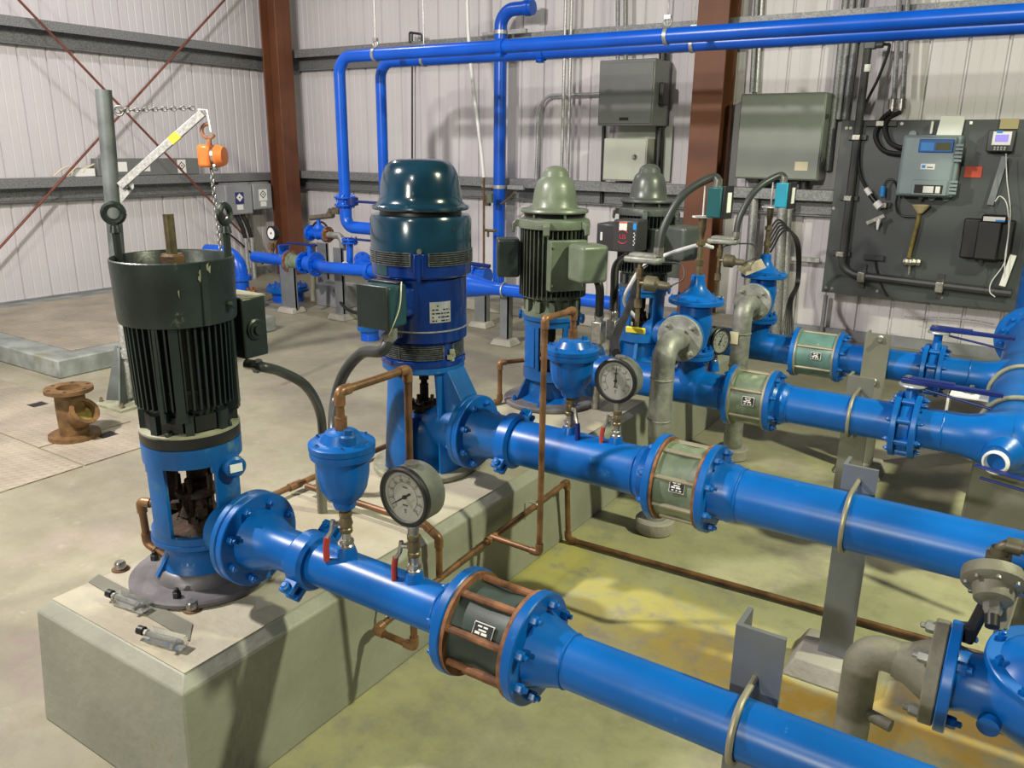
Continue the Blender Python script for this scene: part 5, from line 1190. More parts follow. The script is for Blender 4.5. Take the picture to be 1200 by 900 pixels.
copper([(-1.488, 1.46, topz-.012), (-1.488, 1.46, zt), (-1.488, yd, zt), (-1.488, yd, .245), (-1.655, yd, .245), (-1.655, 2.2, .285)], .0115, parent=t)
MB().cyl((-1.488, 1.46, topz-.012), (-1.488, 1.46, topz+.035), .017).build('adapter', 'copper_fit', t)
t = thing('copper_drain', 'copper drain from second air valve, passing in front of that pipe', 'copper pipe', (-1.43, 2.42, .3))
zt = at(662, 362, 1, 2.615).z
copper([(-1.425, 2.615, topz2-.012), (-1.425, 2.615, zt), (-1.43, 2.415, zt), (-1.43, 2.415, .30), (-1.655, 2.415, .305)], .0115, parent=t)
MB().cyl((-1.425, 2.615, topz2-.012), (-1.425, 2.615, topz2+.035), .017).build('adapter', 'copper_fit', t)
t = thing('copper_line', 'copper drain line clipped along the plinth side and across floor', 'copper pipe', (-1.655, 2.6, .02))
copper([(-1.655, 2.2, .285), (-1.655, 3.03, .325), (-1.655, 3.06, .02), (.4, 3.14, .02)], .0125, parent=t, tees=[((-1.655, 2.415, .295), (0, 1, 0))])
mb = MB()
for yy in (1.80, 2.0, 2.75): mb.torus((-1.655, yy, .27+.04*(yy-1.8)), (0, 1, 0), .014, .003, seg=16).cyl((-1.69, yy, .285+.04*(yy-1.8)), (-1.655, yy, .285+.04*(yy-1.8)), .005)
mb.build('pipe_clip', 'galv', t)
copper([(-1.655, 2.08, .285), (-1.655, 2.08, .44), (-1.72, 2.08, .475), (-2.33, 2.08, .475)], .0125, parent=t)
t = thing('copper_line', 'brown copper line along the far edge of plinth, behind nearest pump', 'copper pipe', (-2.38, 2.0, .45))
copper([(-2.40, 1.72, .46), (-2.40, 3.4, .46)], .0125, parent=t, tees=[((-2.40, 2.08, .46), (0, 1, 0)), ((-2.40, 1.86, .46), (0, 1, 0))])
t = thing('copper_stub', 'copper stub elbowing out of nearest pump down to plinth', 'copper pipe', (-2.38, 1.40, .44))
p0 = at(165, 588, 1, 1.40); p1 = at(169, 634, 1, 1.40)
copper([(-2.24, 1.45, p0.z), (p0.x, 1.40, p0.z), (p0.x+.01, 1.40, max(p1.z, .447)), (-2.27, 1.43, .447)], .0125, parent=t)
t = thing('copper_stub', 'copper stub elbowing out of third pump beside a red handle', 'copper pipe', (-2.4, 3.7, .44))
p0 = at(586, 425, 1, 3.55)
copper([(-2.30, 3.68, p0.z), (p0.x, 3.55, p0.z), (p0.x, 3.55, .447), (p0.x-.03, 3.35, .447)], .0125, parent=t)
p = at(566, 452, 1, 3.3)
t = thing('ball_valve', 'small valve with red handle lying behind second pump flange', 'valve', (p.x, 3.3, .43))
MB().cyl((p.x-.03, 3.3, .455), (p.x+.05, 3.3, .455), .02).build('valve_body', 'brass', t)
MB().prism([(-.06, 0), (.05, 0), (.05, .03), (.03, .045), (-.05, .03)], (p.x, 3.28, .47), (1, 0, 0), (0, 0, 1), .012).build('red_handle', 'red', t)

# small things on the plinth
def vial(u, v, ang, label):
    p = at(u, v, 2, PZ+.022); t = thing('flow_tube', label, 'flow meter', (p.x, p.y, PZ), 'clear flow tubes lying on the plinth'); R = rotz(ang)
    MB().box(p, (.13, .036, .032), R).build('acrylic_block', 'acrylic', t, bevel=.003)
    MB().cyl(p+R @ V((-.06, 0, 0)), p+R @ V((.06, 0, 0)), .006).build('bore', 'galv', t)
    MB().cyl(p+R @ V((-.078, 0, .004)), p+R @ V((-.098, 0, .004)), .013).build('black_cap', 'black', t)
    MB().cyl(p+R @ V((-.063, 0, .002)), p+R @ V((-.078, 0, .002)), .008).cyl(p+R @ V((.045, 0, .0)), p+R @ V((.045, -.028, .0)), .006).build('fitting', 'steel', t)
vial(153, 705, 8, 'clear acrylic flow tube with black cap, farther from the camera')
vial(194, 748, 12, 'clear acrylic flow tube with black cap, nearer plinth corner')
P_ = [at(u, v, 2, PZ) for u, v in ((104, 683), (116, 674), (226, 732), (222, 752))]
tag(MB().add([p for p in P_]+[p+V((0, 0, .004)) for p in P_], [(0, 1, 2, 3), (4, 5, 6, 7), (0, 1, 5, 4), (1, 2, 6, 5), (2, 3, 7, 6), (3, 0, 4, 7)]).build('grey_patch', 'post'), 'thin dull grey patch under the clear flow tubes', 'plate')  # flat sheet added for the dark patch on the plinth top
for u, v, s in ((141, 664, 'left of nearest pump base'), (225, 711, 'in front of nearest pump base')):
    p = at(u, v, 2, PZ+.01); t = thing('anchor_bolt', 'steel anchor bolt set in the plinth, '+s, 'bolt', (p.x, p.y, PZ), 'anchor bolts in the plinth')
    MB().lathe([(0, 0), (.028, 0), (.028, .004), (0, .004)], (p.x, p.y, PZ), (0, 0, 1), 20).build('washer', 'rust_body', t)
    MB().lathe([(0, .004), (.018, .004), (.018, .024), (.014, .030), (0, .030)], (p.x, p.y, PZ), (0, 0, 1), 12).build('nut', 'steel', t)
# hoses from pump motors down to conduits on the plinth
t = thing('motor_cable', 'black flexible hose arching from nearest motor down to plinth stub', 'cable', (-2.0, 2.0, PZ))
e = at(378, 600, 2, PZ)
s_ = at(377, 540, 1, e.y)
MB().tube(spline([q1+V((.03, 0, 0)), q1+V((.06, .005, .0)), at(330, 436, 1, 1.74), at(358, 452, 1, 1.84), at(374, 480, 1, e.y-.03), at(378, 512, 1, e.y), V((e.x, e.y, s_.z))], 8), .017, 14).build('flexible_hose', 'hose_grey', t)
MB().cyl((e.x, e.y, PZ), (e.x, e.y, s_.z+.01), .019).build('conduit_stub', 'post', t)
t = thing('motor_cable', 'thick dark hose curving from second motor box down to plinth', 'cable', (-2.3, 2.2, PZ))
e = at(396, 580, 2, PZ)
MB().tube(spline([q2, q2+V((-.02, -.03, -.05)), at(424, 414, 1, q2.y-.01), at(403, 438, 1, q2.y-.02), at(393, 470, 1, q2.y-.04), at(391, 510, 1, e.y), V((e.x, e.y, PZ+.03))], 8), .023, 14).build('flexible_hose', 'hose_grey', t)
MB().cyl((e.x, e.y, PZ), (e.x, e.y, PZ+.07), .026).build('conduit_stub', 'post', t)
def boot(label, uvs, ys_, r, stub, material='black'):
    pts = [at(u, v, 1, yy) for (u, v), yy in zip(uvs, ys_)]
    t = thing('motor_cable', label, 'cable', (pts[-1].x, pts[-1].y, PZ), 'cables behind the third pump')
    MB().tube(spline(pts, 8), r, 12).build('flexible_hose', material, t)
    if stub:
        e = pts[-1]; MB().cyl((e.x, e.y, PZ), (e.x, e.y, e.z+.01), .022).box((e.x, e.y, e.z-.08), (.06, .06, .12)).lathe([(.022, 0), (.028, .01), (.028, .035), (.022, .04)], (e.x, e.y, e.z-.01), (0, 0, 1), 8).build('conduit_body', 'steel', t, bevel=.006)
boot('short black hose dropping from the third pump box into fitting', [(699, 326), (703, 340), (702, 372)], (3.72, 3.72, 3.78), .022, True)
boot('black hose beside charcoal drive dropping into steel fitting', [(735, 300), (722, 312), (720, 340), (719, 370)], (4.4, 4.3, 4.2, 4.1), .024, True)
boot('long black cable sweeping down behind the second gauge', [(745, 298), (746, 330), (735, 365), (722, 395), (722, 414)], (4.3, 4.1, 3.6, 3.1, 2.75), .018, False)
t_ = MB().tube(spline([at(835, 290, 1, 3.9), at(815, 288, 1, 3.8), at(760, 308, 1, 3.7), at(738, 335, 1, 3.7), at(732, 355, 1, 3.8), at(745, 372, 1, 3.9)], 8), .010, 10)
tag(t_.build('white_tube', 'hose_white'), 'white tube curving in front of the farthest pump', 'hose')
# ================================================================ overhead pipes
def run(name, pts, r, label, cat='pipe', material='blue_wall', rad=.16, grp=None, seg=24):
    pts = [V(p) for p in pts]
    t = thing(name, label, cat, pts[-1] if pts[-1].z < pts[0].z else pts[0], grp)
    MB().tube(fillet(pts, rad, 8), r, seg).build('pipe_barrel', material, t); return t
Z1 = 2.615
o1 = run('overhead_pipe', [(2.5, 6.13, Z1), (-6.03, 6.13, Z1), (-6.03, 6.13, 1.28)], .057, 'front blue overhead pipe turning down above the corner manifold', grp='overhead blue pipes')
o2 = run('overhead_pipe', [(2.5, 6.70, Z1), (-6.01, 6.70, Z1), (-6.01, 6.70, .62)], .055, 'rear blue overhead pipe turning down behind the front one', grp='overhead blue pipes')
def hanger(x, y, label):
    t = thing('pipe_hanger', label, 'hanger', (x, y, Z1-.07), 'clevis hangers on the overhead pipes')
    MB().ring((x-.014, y, Z1), (1, 0, 0), .057, .066, .028, 28).build('ring_strap', 'galv', t)
    MB().cyl((x, y, Z1+.06), (x, y, ZC), .006, seg=8).build('rod', 'galv', t)
    MB().torus((x, y, Z1+.095), (0, 1, 0), .028, .009).box((x, y, Z1+.13), (.05, .03, .03)).build('clevis', 'galv', t)
for u, y, s in ((440, 6.13, 'clevis hanger on front overhead pipe, left end'), (781, 6.13, 'clevis hanger on front overhead pipe near the brown column'), (1215, 6.13, 'x')):
    if s != 'x': hanger(at(u, 50, 1, y).x, y, s)
for u, v, s in ((497, 70, 'hanger on rear overhead pipe above the domed cap'), (812, 52, 'hanger on rear overhead pipe beside the brown column')): hanger(at(u, v, 1, 6.70).x, 6.70, s)
for (u, v, yy, o) in ((588, 60, 6.13, o1), (635, 63, 6.70, o2)):
    x = at(u, v, 1, yy).x; mb = MB().lathe([(.055, -.03), (.068, -.03), (.068, .03), (.055, .03)], (x, yy, Z1), (1, 0, 0), 28).box((x, yy-.03, Z1-.07), (.05, .06, .03)); mb.build('clamp_coupling', 'blue_wall', o)
# riser by the wall
xr_, yr_ = -5.45, 8.08
zt = at(587, 12, 1, yr_).z
t = thing('riser_pipe', 'vertical blue riser at back wall, bending right at its top', 'pipe', (xr_, yr_, .4))
MB().tube(fillet([(xr_, yr_, .12), (xr_, yr_, zt), (xr_+.36, yr_, zt)], .2, 10), .072, 28).build('pipe_barrel', 'blue_wall', t)
MB().lathe([(.0, 0), (.085, 0), (.085, .05), (.078, .05), (.078, .09), (0, .09)], (xr_+.33, yr_, zt), (1, 0, 0), 28).build('end_coupling', 'blue_wall', t)
for zz in (at(587, 38, 1, yr_).z, at(587, 219, 1, yr_).z):
    MB().lathe([(.072, -.02), (.08, -.02), (.08, .02), (.072, .02)], (xr_, yr_, zz), (0, 0, 1), 28).build('clamp', 'galv', t)
    MB().box((xr_+.22, yr_+.02, zz), (.22, .04, .045)).box((xr_-.18, yr_+.02, zz), (.16, .03, .03)).build('strut', 'galv', t)
MB().tube([(xr_+.09, yr_-.1, 1.16), (xr_+.22, yr_-.1, 1.24), (xr_+.28, yr_-.1, 1.30)], .014, 8).box((xr_-.10, yr_-.1, 1.19), (.07, .05, .12)).build('sample_valve', 'brass', t)
# thin sample line with white hose
yy = 7.8
pts = [at(567, 205, 1, yy), at(567, 362, 1, yy), at(588, 364, 1, yy)]
t = thing('sample_line', 'thin rusty sample tube with small valve beside blue riser', 'pipe', pts[1])
MB().tube(fillet(pts, .04, 4), .014, 10).build('tube', 'rust_body', t)
p = at(572, 270, 1, yy); MB().cyl(p+V((-.05, 0, 0)), p+V((.12, 0, 0)), .017).box(p+V((0, 0, -.03)), (.02, .02, .09)).build('valve_body', 'brass', t)
p = at(567, 232, 1, yy); MB().box(p+V((.09, 0, 0)), (.06, .04, .10)).build('sample_tap', 'sage', t)
tag(MB().tube(spline([at(547, -30, 1, yy), at(549, 40, 1, yy), at(555, 105, 1, yy), at(562, 160, 1, yy), at(567, 208, 1, yy)], 8), .021, 12).build('water_hose', 'hose_white'), 'white hose hanging down the back wall left of blue riser', 'hose')
tag(MB().tube(fillet([at(480, 50, 1, 8.2), at(480, 38, 1, 8.2), at(494, 40, 1, 8.2), at(494, 48, 1, 8.2)], .02, 4), .014, 8).build('wall_handle', 'black_metal'), 'small black bracket handle above overhead pipes, near the left drop', 'handle')

# ================================================================ corner manifold
ym = 6.12; zm = .565; r = .062
t = thing('manifold_pipe', 'blue corner manifold pipe with elbow branch beside the column', 'pipe', (-6.6, ym, zm-.06))
xL = at(298, 305, 1, ym).x; xf = at(340, 308, 1, ym).x; xf2 = at(356, 310, 1, ym).x; xf3 = at(372, 312, 1, ym).x
MB().cyl((xL, ym, zm), (xf, ym, zm), r, seg=24).build('left_pipe', 'blue_wall', t)
MB().tube(fillet([(xf3, ym, zm), (-6.22, ym-.12, zm), (-5.6, ym-.02, zm+.01), (-5.1, ym, zm)], .15, 6), r, 24).build('right_pipe', 'blue_wall', t)
flange(t, (xf-.02, ym, zm), (1, 0, 0), .12, .022, 6, .022, 'blue_wall', side=-1)
flange(t, (xf2, ym, zm), (1, 0, 0), .12, .022, 6, .022, 'blue_wall', side=1)
flange(t, (xf3-.03, ym, zm), (1, 0, 0), .13, .022, 6, .022, 'blue_wall', side=0)
flange(t, (-5.72, ym-.03, zm+.0), (1, 0, 0), .09, .05, 0, .02, 'blue_wall', side=0, name='grooved_clamp')
MB().torus((at(404, 315, 1, ym-.05).x, ym-.05, zm), (1, 0, 0), .066, .008).build('white_band', 'white', t)
cvv = thing('check_valve', 'small check valve with rusty ring in the corner manifold', 'valve', (xf+.08, ym, zm-.12))
MB().lathe([(0, 0), (.10, 0), (.105, .01), (.08, .03), (.08, xf2-xf-.03), (.10, xf2-xf-.005), (0, xf2-xf-.005)], (xf+.004, ym, zm), (1, 0, 0), 28).build('valve_body', 'valve_green', cvv)
MB().ring((xf+.002, ym, zm), (1, 0, 0), .09, .122, .02, 28).build('rusty_ring', 'rust_edge', cvv)
bv = thing('butterfly_valve', 'lever valve beside the rusty ring in the corner manifold', 'valve', ((xf2+xf3)/2, ym, zm-.1))
MB().cyl((xf2+.05, ym, zm), (xf3-.035, ym, zm), .085).cyl(((xf2+xf3)/2, ym, zm+.05), ((xf2+xf3)/2, ym, zm+.19), .03).build('valve_body', 'blue_wall', bv)
MB().box(((xf2+xf3)/2-.12, ym, zm+.20), (.44, .05, .02)).build('lever_handle', 'handle_blue', bv, bevel=.005)
# branch with prv
def up(u, v): return at(u, v, 1, 6.2)
t = thing('pressure_reducing_valve', 'small blue valve with bronze pilot above the corner manifold', 'valve', up(380, 290))
c_ = up(374, 274)
MB().lathe([(.05, 0), (.045, .06), (.065, .11), (.045, .17), (.05, .22), (0, .22)], c_+V((-.12, 0, 0)), (1, 0, 0), 24).lathe([(.04, 0), (.07, .05), (.07, .065), (.025, .10), (.02, .15), (0, .15)], c_, (0, 0, 1), 24).build('valve_body', 'blue_wall', t)
flange(t, c_+V((-.14, 0, 0)), (1, 0, 0), .085, .02, 4, .018, 'blue_wall', side=0); flange(t, c_+V((.10, 0, 0)), (1, 0, 0), .085, .018, 4, .018, 'blue_wall', side=0)
flange(t, c_+V((.122, 0, 0)), (1, 0, 0), .085, .02, 4, .022, 'rust_edge', side=1, name='rusty_flange')
MB().cyl(up(372, 256)+V((-.1, 0, 0)), up(384, 252)+V((.08, 0, 0)), .028).cyl(up(384, 254), up(388, 246), .03).box(up(395, 247), (.09, .06, .07)).build('pilot', 'bronze', t)
MB().torus(up(371, 270)+V((0, .05, 0)), (.3, -1, 0), .09, .012).build('pilot_loop', 'black', t)
MB().tube(fillet([c_+V((.14, 0, 0)), c_+V((.34, 0, 0)), c_+V((.34, 0, -.15))], .08, 6), .035, 16).build('galvanised_elbow', 'galv_pipe', t)
MB().cyl(up(367, 285), up(367, 352), .028).build('drain_leg', 'post', t)
MB().tube([up(366, 300), up(367, 290)], .02, 8).cyl(up(374, 318), up(374, 303), .012).build('red_lever', 'red', t)
t = thing('branch_pipe', 'blue flanged riser with lever valve under the front overhead pipe', 'pipe', up(405, 300))
flange(t, (-6.03, 6.13, 1.275), (0, 0, 1), .11, .02, 6, .022, 'blue_wall', side=0); flange(t, (-6.03, 6.13, 1.20), (0, 0, 1), .11, .02, 6, .022, 'blue_wall', side=0)
MB().cyl((-6.03, 6.13, 1.21), (-6.03, 6.13, 1.28), .075).build('wafer_valve', 'blue_wall', t)
MB().box((-5.80, 6.13, 1.25), (.38, .04, .025)).lathe([(0, 0), (.06, 0), (.06, .08), (0, .08)], (-5.93, 6.13, 1.21), (0, 0, 1), 16).build('lever_handle', 'handle_blue', t, bevel=.005)
MB().tube(fillet([(-6.03, 6.13, 1.20), (-6.03, 6.13, .99), (-5.62, 6.13, .99)], .16, 8), .062, 24).lathe([(.062, 0), (.075, 0), (.075, .06), (0, .06)], (-5.66, 6.13, .99), (1, 0, 0), 24).build('elbow', 'blue_wall', t)
v0 = up(410, 312); v1 = up(410, 282)
MB().cyl(v0, v1, .035).build('small_riser', 'blue_wall', t)
flange(t, v1+V((0, 0, -.03)), (0, 0, 1), .085, .02, 6, .018, 'blue_wall', side=0); flange(t, v1+V((0, 0, .0)), (0, 0, 1), .085, .02, 6, .018, 'blue_wall', side=0)
MB().box(v1+V((.12, 0, .02)), (.34, .04, .02)).build('lever_handle', 'handle_blue', t)
flange(t, up(425, 305), (.6, -.8, 0), .09, .03, 6, .02, 'blue_wall', side=0); MB().cyl(up(420, 306), up(436, 314), .05).build('side_outlet', 'blue_wall', t)
t = thing('pipe_support', 'wide grey angle post under the rusty ring of the manifold', 'pipe support', at(340, 368, 2, 0), 'grey posts under the corner manifold')
def mpost(u0, u1, vt, vb, yp, label):
    a = at((u0+u1)/2, vb, 2, 0); y_ = a.y; w_ = at(u1, vt+20, 1, y_).x-at(u0, vt+20, 1, y_).x; z1 = at((u0+u1)/2, vt, 1, y_).z
    t = thing('pipe_support', label, 'pipe support', (a.x, y_, 0), 'grey posts under the corner manifold')
    MB().b2((a.x-w_/2, y_, 0), (a.x+w_/2, y_+.012, z1)).b2((a.x+w_/2-.012, y_, 0), (a.x+w_/2, y_+.03, z1)).build('angle_post', 'post_blue', t)
    MB().box((a.x, y_+.03, .03), (.26, .22, .06), None, .8).build('grout_foot', 'concrete', t, bevel=.01)
bpy.data.objects.remove(t)
mpost(331, 348, 300, 366, 0, 'wide grey angle post under the rusty ring of the manifold')
mpost(374, 386, 285, 352, 0, 'tall grey post in the middle of corner manifold')
mpost(394, 404, 291, 374, 0, 'slim grey post right of the others under the manifold')
gp = at(318, 273, 1, 6.2)
t = thing('pressure_gauge', 'small white dial gauge with black case above corner manifold', 'gauge', (gp.x, 6.2, zm), 'round dial gauges on the pipes')
MB().lathe([(0, 0), (.075, 0), (.08, .01), (.08, .06), (.065, .065), (.06, .055), (0, .055)], gp+V((.03, .03, 0)), (-.05, -1, 0), 28).build('gauge_case', 'black', t)
MB().lathe([(0, .056), (.062, .056), (.062, .058), (0, .058)], gp+V((.03, .03, 0)), (-.05, -1, 0), 28).build('dial', 'white', t)
MB().lathe([(0, .059), (.012, .059), (.012, .06), (0, .06)], gp+V((.03, .03, 0)), (-.05, -1, 0), 10).build('needle_hub', 'ink', t)
MB().cyl(gp+V((.05, .02, -.07)), V((gp.x+.05, 6.14, zm+.05)), .018).lathe([(0, 0), (.03, 0), (.03, .07), (0, .07)], V((gp.x+.05, 6.14, zm+.10)), (0, 0, 1), 8).build('gauge_stem', 'rust_body', t)
# blue floor drums with elbows
def drum(u, v, R, label, h=.10):
    p = at(u, v, 2, 0); t = thing('floor_flange', label, 'pipe flange', (p.x, p.y, 0), 'blue flanged bases on the floor')
    MB().lathe([(0, 0), (R*.75, 0), (R*.75, h), (0, h)], (p.x, p.y, 0), (0, 0, 1), 32).build('base_drum', 'blue_wall', t)
    f = MB().lathe([(0, h), (R, h), (R, h+.03), (R*.95, h+.035), (R*.95, h+.06), (0, h+.06)], (p.x, p.y, 0), (0, 0, 1), 36).build('flange', 'blue', t)
    bolts(f, (p.x, p.y, h+.06), (0, 0, 1), R*.82, 8, .03, 'blue_wall'); return t, p
t, p = drum(285, 362, .21, 'blue flanged base with big elbow, behind the nearest motor')
MB().tube(fillet([p+V((0, 0, .15)), p+V((0, 0, .62)), p+V((-.42, -.1, .62))], .28, 10), .085, 24).build('elbow', 'blue_wall', t)
MB().ring(p+V((0, 0, .33)), (0, 0, 1), .08, .12, .05).build('coupling', 'blue_wall', t)
mb = MB()
for k in range(12): mb.box(p+V((.08+.1*random.random(), -.1+.2*random.random(), .19+.05*random.random())), (.05, .03, .03), rotz(random.random()*180))
mb.build('rusty_bolts', 'rust_edge', t)
t, p = drum(338, 352, .25, 'wide blue flanged base below the corner manifold', .12)
MB().cyl(p+V((-.02, 0, .18)), p+V((-.02, 0, .66)), .07).build('riser', 'blue_wall', t)
t, p = drum(434, 398, .12, 'small blue flanged base on floor left of the second pump', .10)
t = thing('cable_trough', 'grey metal trough on floor behind corner manifold posts', 'box', at(430, 350, 2, 0))
a = at(398, 352, 2, 0); b_ = at(452, 352, 2, 0)
MB().b2((a.x, 6.55, 0), (b_.x, 6.85, .26)).build('trough', 'trimgrey', t, bevel=.01)
mb = MB()
for k in range(7): mb.box((a.x+.1+.1*k, 6.65, .275), (.05, .08, .03), rotz(20*k))
mb.build('loose_fittings', 'galv', t)
tag(MB().tube(spline([at(392, 340, 1, 6.4), at(402, 358, 1, 6.1), at(415, 366, 1, 6.0), at(428, 366, 1, 5.9)], 8), .018, 10).build('floor_cable', 'black'), 'black cable lying on the floor right of manifold posts', 'cable')
tag(MB().tube(spline([at(428, 345, 1, 6.3), at(436, 328, 1, 6.3), at(444, 318, 1, 6.2)], 6), .03, 10).build('drain_hose', 'hose_grey'), 'short dark hose curving up beside second motor box', 'hose')

# ================================================================ blue line behind the pumps
z0 = at(610, 342, 1, 6.15).z
t = thing('transfer_pipe', 'blue pipe behind the pumps at knee height, flared at its left end', 'pipe', (-3.8, 6.15, z0))
xa = at(548, 336, 1, 6.15).x
MB().cyl((xa+.3, 6.15, z0), (at(728, 350, 1, 6.15).x, 6.15, z0), .058, seg=24).lathe([(.11, -.05), (.11, .0), (.095, .1), (.062, .27), (.058, .32), (0, .32)], (xa+.02, 6.15, z0), (1, 0, 0), 28).build('pipe_barrel', 'blue_wall', t)
flange(t, (at(726, 350, 1, 6.15).x, 6.15, z0), (1, 0, 0), .12, .03, 8, .025, 'blue_wall', side=-1)
MB().ring((at(737, 350, 1, 6.15).x, 6.15, z0), (1, 0, 0), .08, .10, .05).build('rusty_ring', 'rust_body', t)
MB().lathe([(0, 0), (.13, 0), (.13, .03), (0, .03)], (at(742, 350, 1, 6.15).x, 6.15, z0), (1, 0, 0)).build('end_flange', 'black_metal', t)
MB().torus((at(591, 342, 1, 6.15).x, 6.15, z0), (1, 0, 0), .066, .008).build('band', 'galv', t)
t = thing('transfer_pipe', 'short blue pipe with elbow above the transfer line, behind second pump', 'pipe', at(565, 325, 1, 6.7))
MB().tube(fillet([at(530, 310, 1, 6.7), at(545, 322, 1, 6.7), at(572, 324, 1, 6.7)], .1, 5), .085, 22).lathe([(0, 0), (.11, 0), (.11, .03), (0, .03)], at(556, 323, 1, 6.7), (1, .1, 0)).build('pipe_barrel', 'blue_wall', t)
MB().cyl(at(552, 309, 1, 6.6), at(574, 312, 1, 6.6), .02).build('lever_handle', 'handle_blue', t)
def bpost(u0, u1, vt, vb, label):
    a = at((u0+u1)/2, vb, 2, 0); w_ = at(u1, vb-40, 1, a.y).x-at(u0, vb-40, 1, a.y).x; z1 = at((u0+u1)/2, vt, 1, a.y).z
    t = thing('pipe_support', label, 'pipe support', (a.x, a.y, 0), 'slim posts under the transfer pipe')
    MB().b2((a.x-w_/2, a.y, 0), (a.x+w_/2, a.y+.012, z1)).b2((a.x+w_/2-.012, a.y, 0), (a.x+w_/2, a.y+.08, z1)).build('angle_post', 'post_blue', t)
    MB().box((a.x, a.y+.03, .03), (.24, .2, .06), None, .75).build('grout_foot', 'concrete', t, bevel=.01)
bpost(556, 569, 330, 383, 'slim grey post under the transfer pipe, just right of second motor')
bpost(585.5, 595, 335, 404, 'slim grey post with crumbly foot between second and third motors')
bpost(726, 734, 345, 388, 'slim grey post behind the black hoses of the farthest pump')

# ================================================================ backboard with instruments
yb0 = YB-.03-.19-.035  # board face
pa = at(987, 141, 1, yb0); pb_ = at(963, 342, 1, yb0)
xl_, xr2 = pa.x-.0, .12
z1_, z0_ = pa.z, pb_.z
bd = thing('backboard', 'dark grey instrument backboard on the back wall', 'panel', ((xl_+xr2)/2, yb0+.015, z0_))
MB().b2((xl_, yb0, z0_), (xr2, yb0+.03, z1_)).build('board', 'panel', bd, bevel=.003)
mb = MB()
for u, v in ((992, 150), (997, 150), (1057, 145), (1138, 144), (1028, 341), (1103, 349), (968, 337), (977, 244), (975, 338)):
    p = at(u, v, 1, yb0); mb.cyl(p, p+V((0, -.006, 0)), .014, seg=10)
mb.build('board_screw', 'steel', bd)
MB().b2((xl_, yb0+.03, z1_-.15), (xr2, YB-.06, z1_-.1)).b2((xl_, yb0+.03, z0_+.1), (xr2, YB-.06, z0_+.15)).build('standoff_rail', 'galv', bd)
def pt(u, v, d=0.): return at(u, v, 1, yb0-d)
def onboard(name, u0, v0, u1, v1, dep, material, label, cat, bev=.01):
    a, b_ = pt(u0, v0, dep), pt(u1, v1, dep)
    t = thing(name, label, cat, ((a.x+b_.x)/2, yb0-dep/2, b_.z))
    m_ = MB().b2((a.x, yb0-dep, b_.z), (b_.x, yb0-.002, a.z)).build('housing', material, t, bevel=bev, seg=3)
    return t, a, b_
t, a, b_ = onboard('water_analyser', 1059, 158, 1117, 232, .22, 'cl_grey', 'blue grey analyser box with small screen and window, on backboard', 'instrument', .025)
W = b_.x-a.x; Hh = a.z-b_.z; yf = yb0-.22
def rel(fx, fz): return a.x+W*fx, b_.z+Hh*fz
def rbox(parent, name, f0, g0, f1, g1, y0, y1, m_, bev=0):
    x0, z0 = rel(f0, g0); x1, z1 = rel(f1, g1); return MB().b2((x0, y0, z0), (x1, y1, z1)).build(name, m_, parent, bevel=bev)
rbox(t, 'door', .03, .02, .93, .98, yf-.03, yf+.02, 'cl_grey', .02)
s_ = rbox(t, 'screen_bezel', .30, .72, .88, .93, yf-.045, yf-.02, 'blue', .006)
rbox(s_, 'blue_panel', .34, .75, .56, .88, yf-.048, yf-.044, 'cyan'); rbox(s_, 'display', .59, .76, .83, .88, yf-.049, yf-.044, 'screen_green')
s_ = rbox(t, 'window_frame', .27, .03, .88, .28, yf-.045, yf-.02, 'cl_grey', .008)
rbox(s_, 'window_opening', .33, .06, .81, .20, yf-.047, yf-.044, 'ink'); rbox(s_, 'cuvette', .48, .07, .66, .18, yf-.052, yf-.046, 'white', .004); rbox(s_, 'cuvette', .69, .07, .77, .18, yf-.052, yf-.046, 'white', .004)
s_ = rbox(t, 'paper_label', .38, .45, .62, .54, yf-.033, yf-.029, 'white'); rbox(s_, 'label_print', .40, .47, .46, .52, yf-.0345, yf-.033, 'cyan'); rbox(s_, 'label_print', .49, .475, .59, .49, yf-.0345, yf-.033, 'ink')
mb = MB()
for fz in (.60, .66, .72, .78, .84, .08, .14, .20, .26):
    x0, z0 = rel(.97, fz); mb.box((x0, yf, z0), (.06, .05, .02))
mb.build('hinge', 'cl_grey', t)
rbox(t, 'drain_port', .40, -.05, .47, .02, yf+.06, yf+.11, 'black'); mb = MB()
for fx in (.10, .60, .85): x0, z0 = rel(fx, -.02 if fx > .5 else 1.02); mb.cyl((x0, yb0-.05, z0), (x0, yb0, z0), .03)
mb.build('mounting_ear', 'cl_grey', t)
tag(MB().prism([(0, 0), (.19, 0), (.20, .155), (.02, .16)], at(1098, 158, 1, yb0-.05), (1, 0, 0), (0, -.15, 1), .05).build('paper_sheet', 'white'), 'white paper booklet standing on top of the analyser box', 'paper')
tag(MB().b2(tuple(pt(1089, 157, .1)), tuple(pt(1095, 142, .05))).build('small_bottle', 'white', bevel=.01), 'small white bottle on the analyser, left of the booklet', 'bottle')
tag(MB().b2(tuple(pt(1129, 208, .012)), tuple(pt(1152, 195, .001))).build('orange_card', 'tag_orange', bevel=.003), 'orange card fixed to the backboard right of analyser', 'card')
t, a, b_ = onboard('display_unit', 1159, 152, 1187, 178, .14, 'charcoal', 'small controller with violet display on the backboard', 'instrument', .008)
W = b_.x-a.x; Hh = a.z-b_.z; yf = yb0-.14
s_ = rbox(t, 'face_plate', .18, .30, .86, .92, yf-.006, yf, 'white', .002); rbox(s_, 'display', .28, .45, .76, .78, yf-.009, yf-.006, 'screen_violet'); rbox(s_, 'badge', .30, .84, .52, .96, yf-.008, yf-.005, 'cyan')
rbox(t, 'keypad', .24, .04, .8, .27, yf-.005, yf, 'black')
mb = MB()
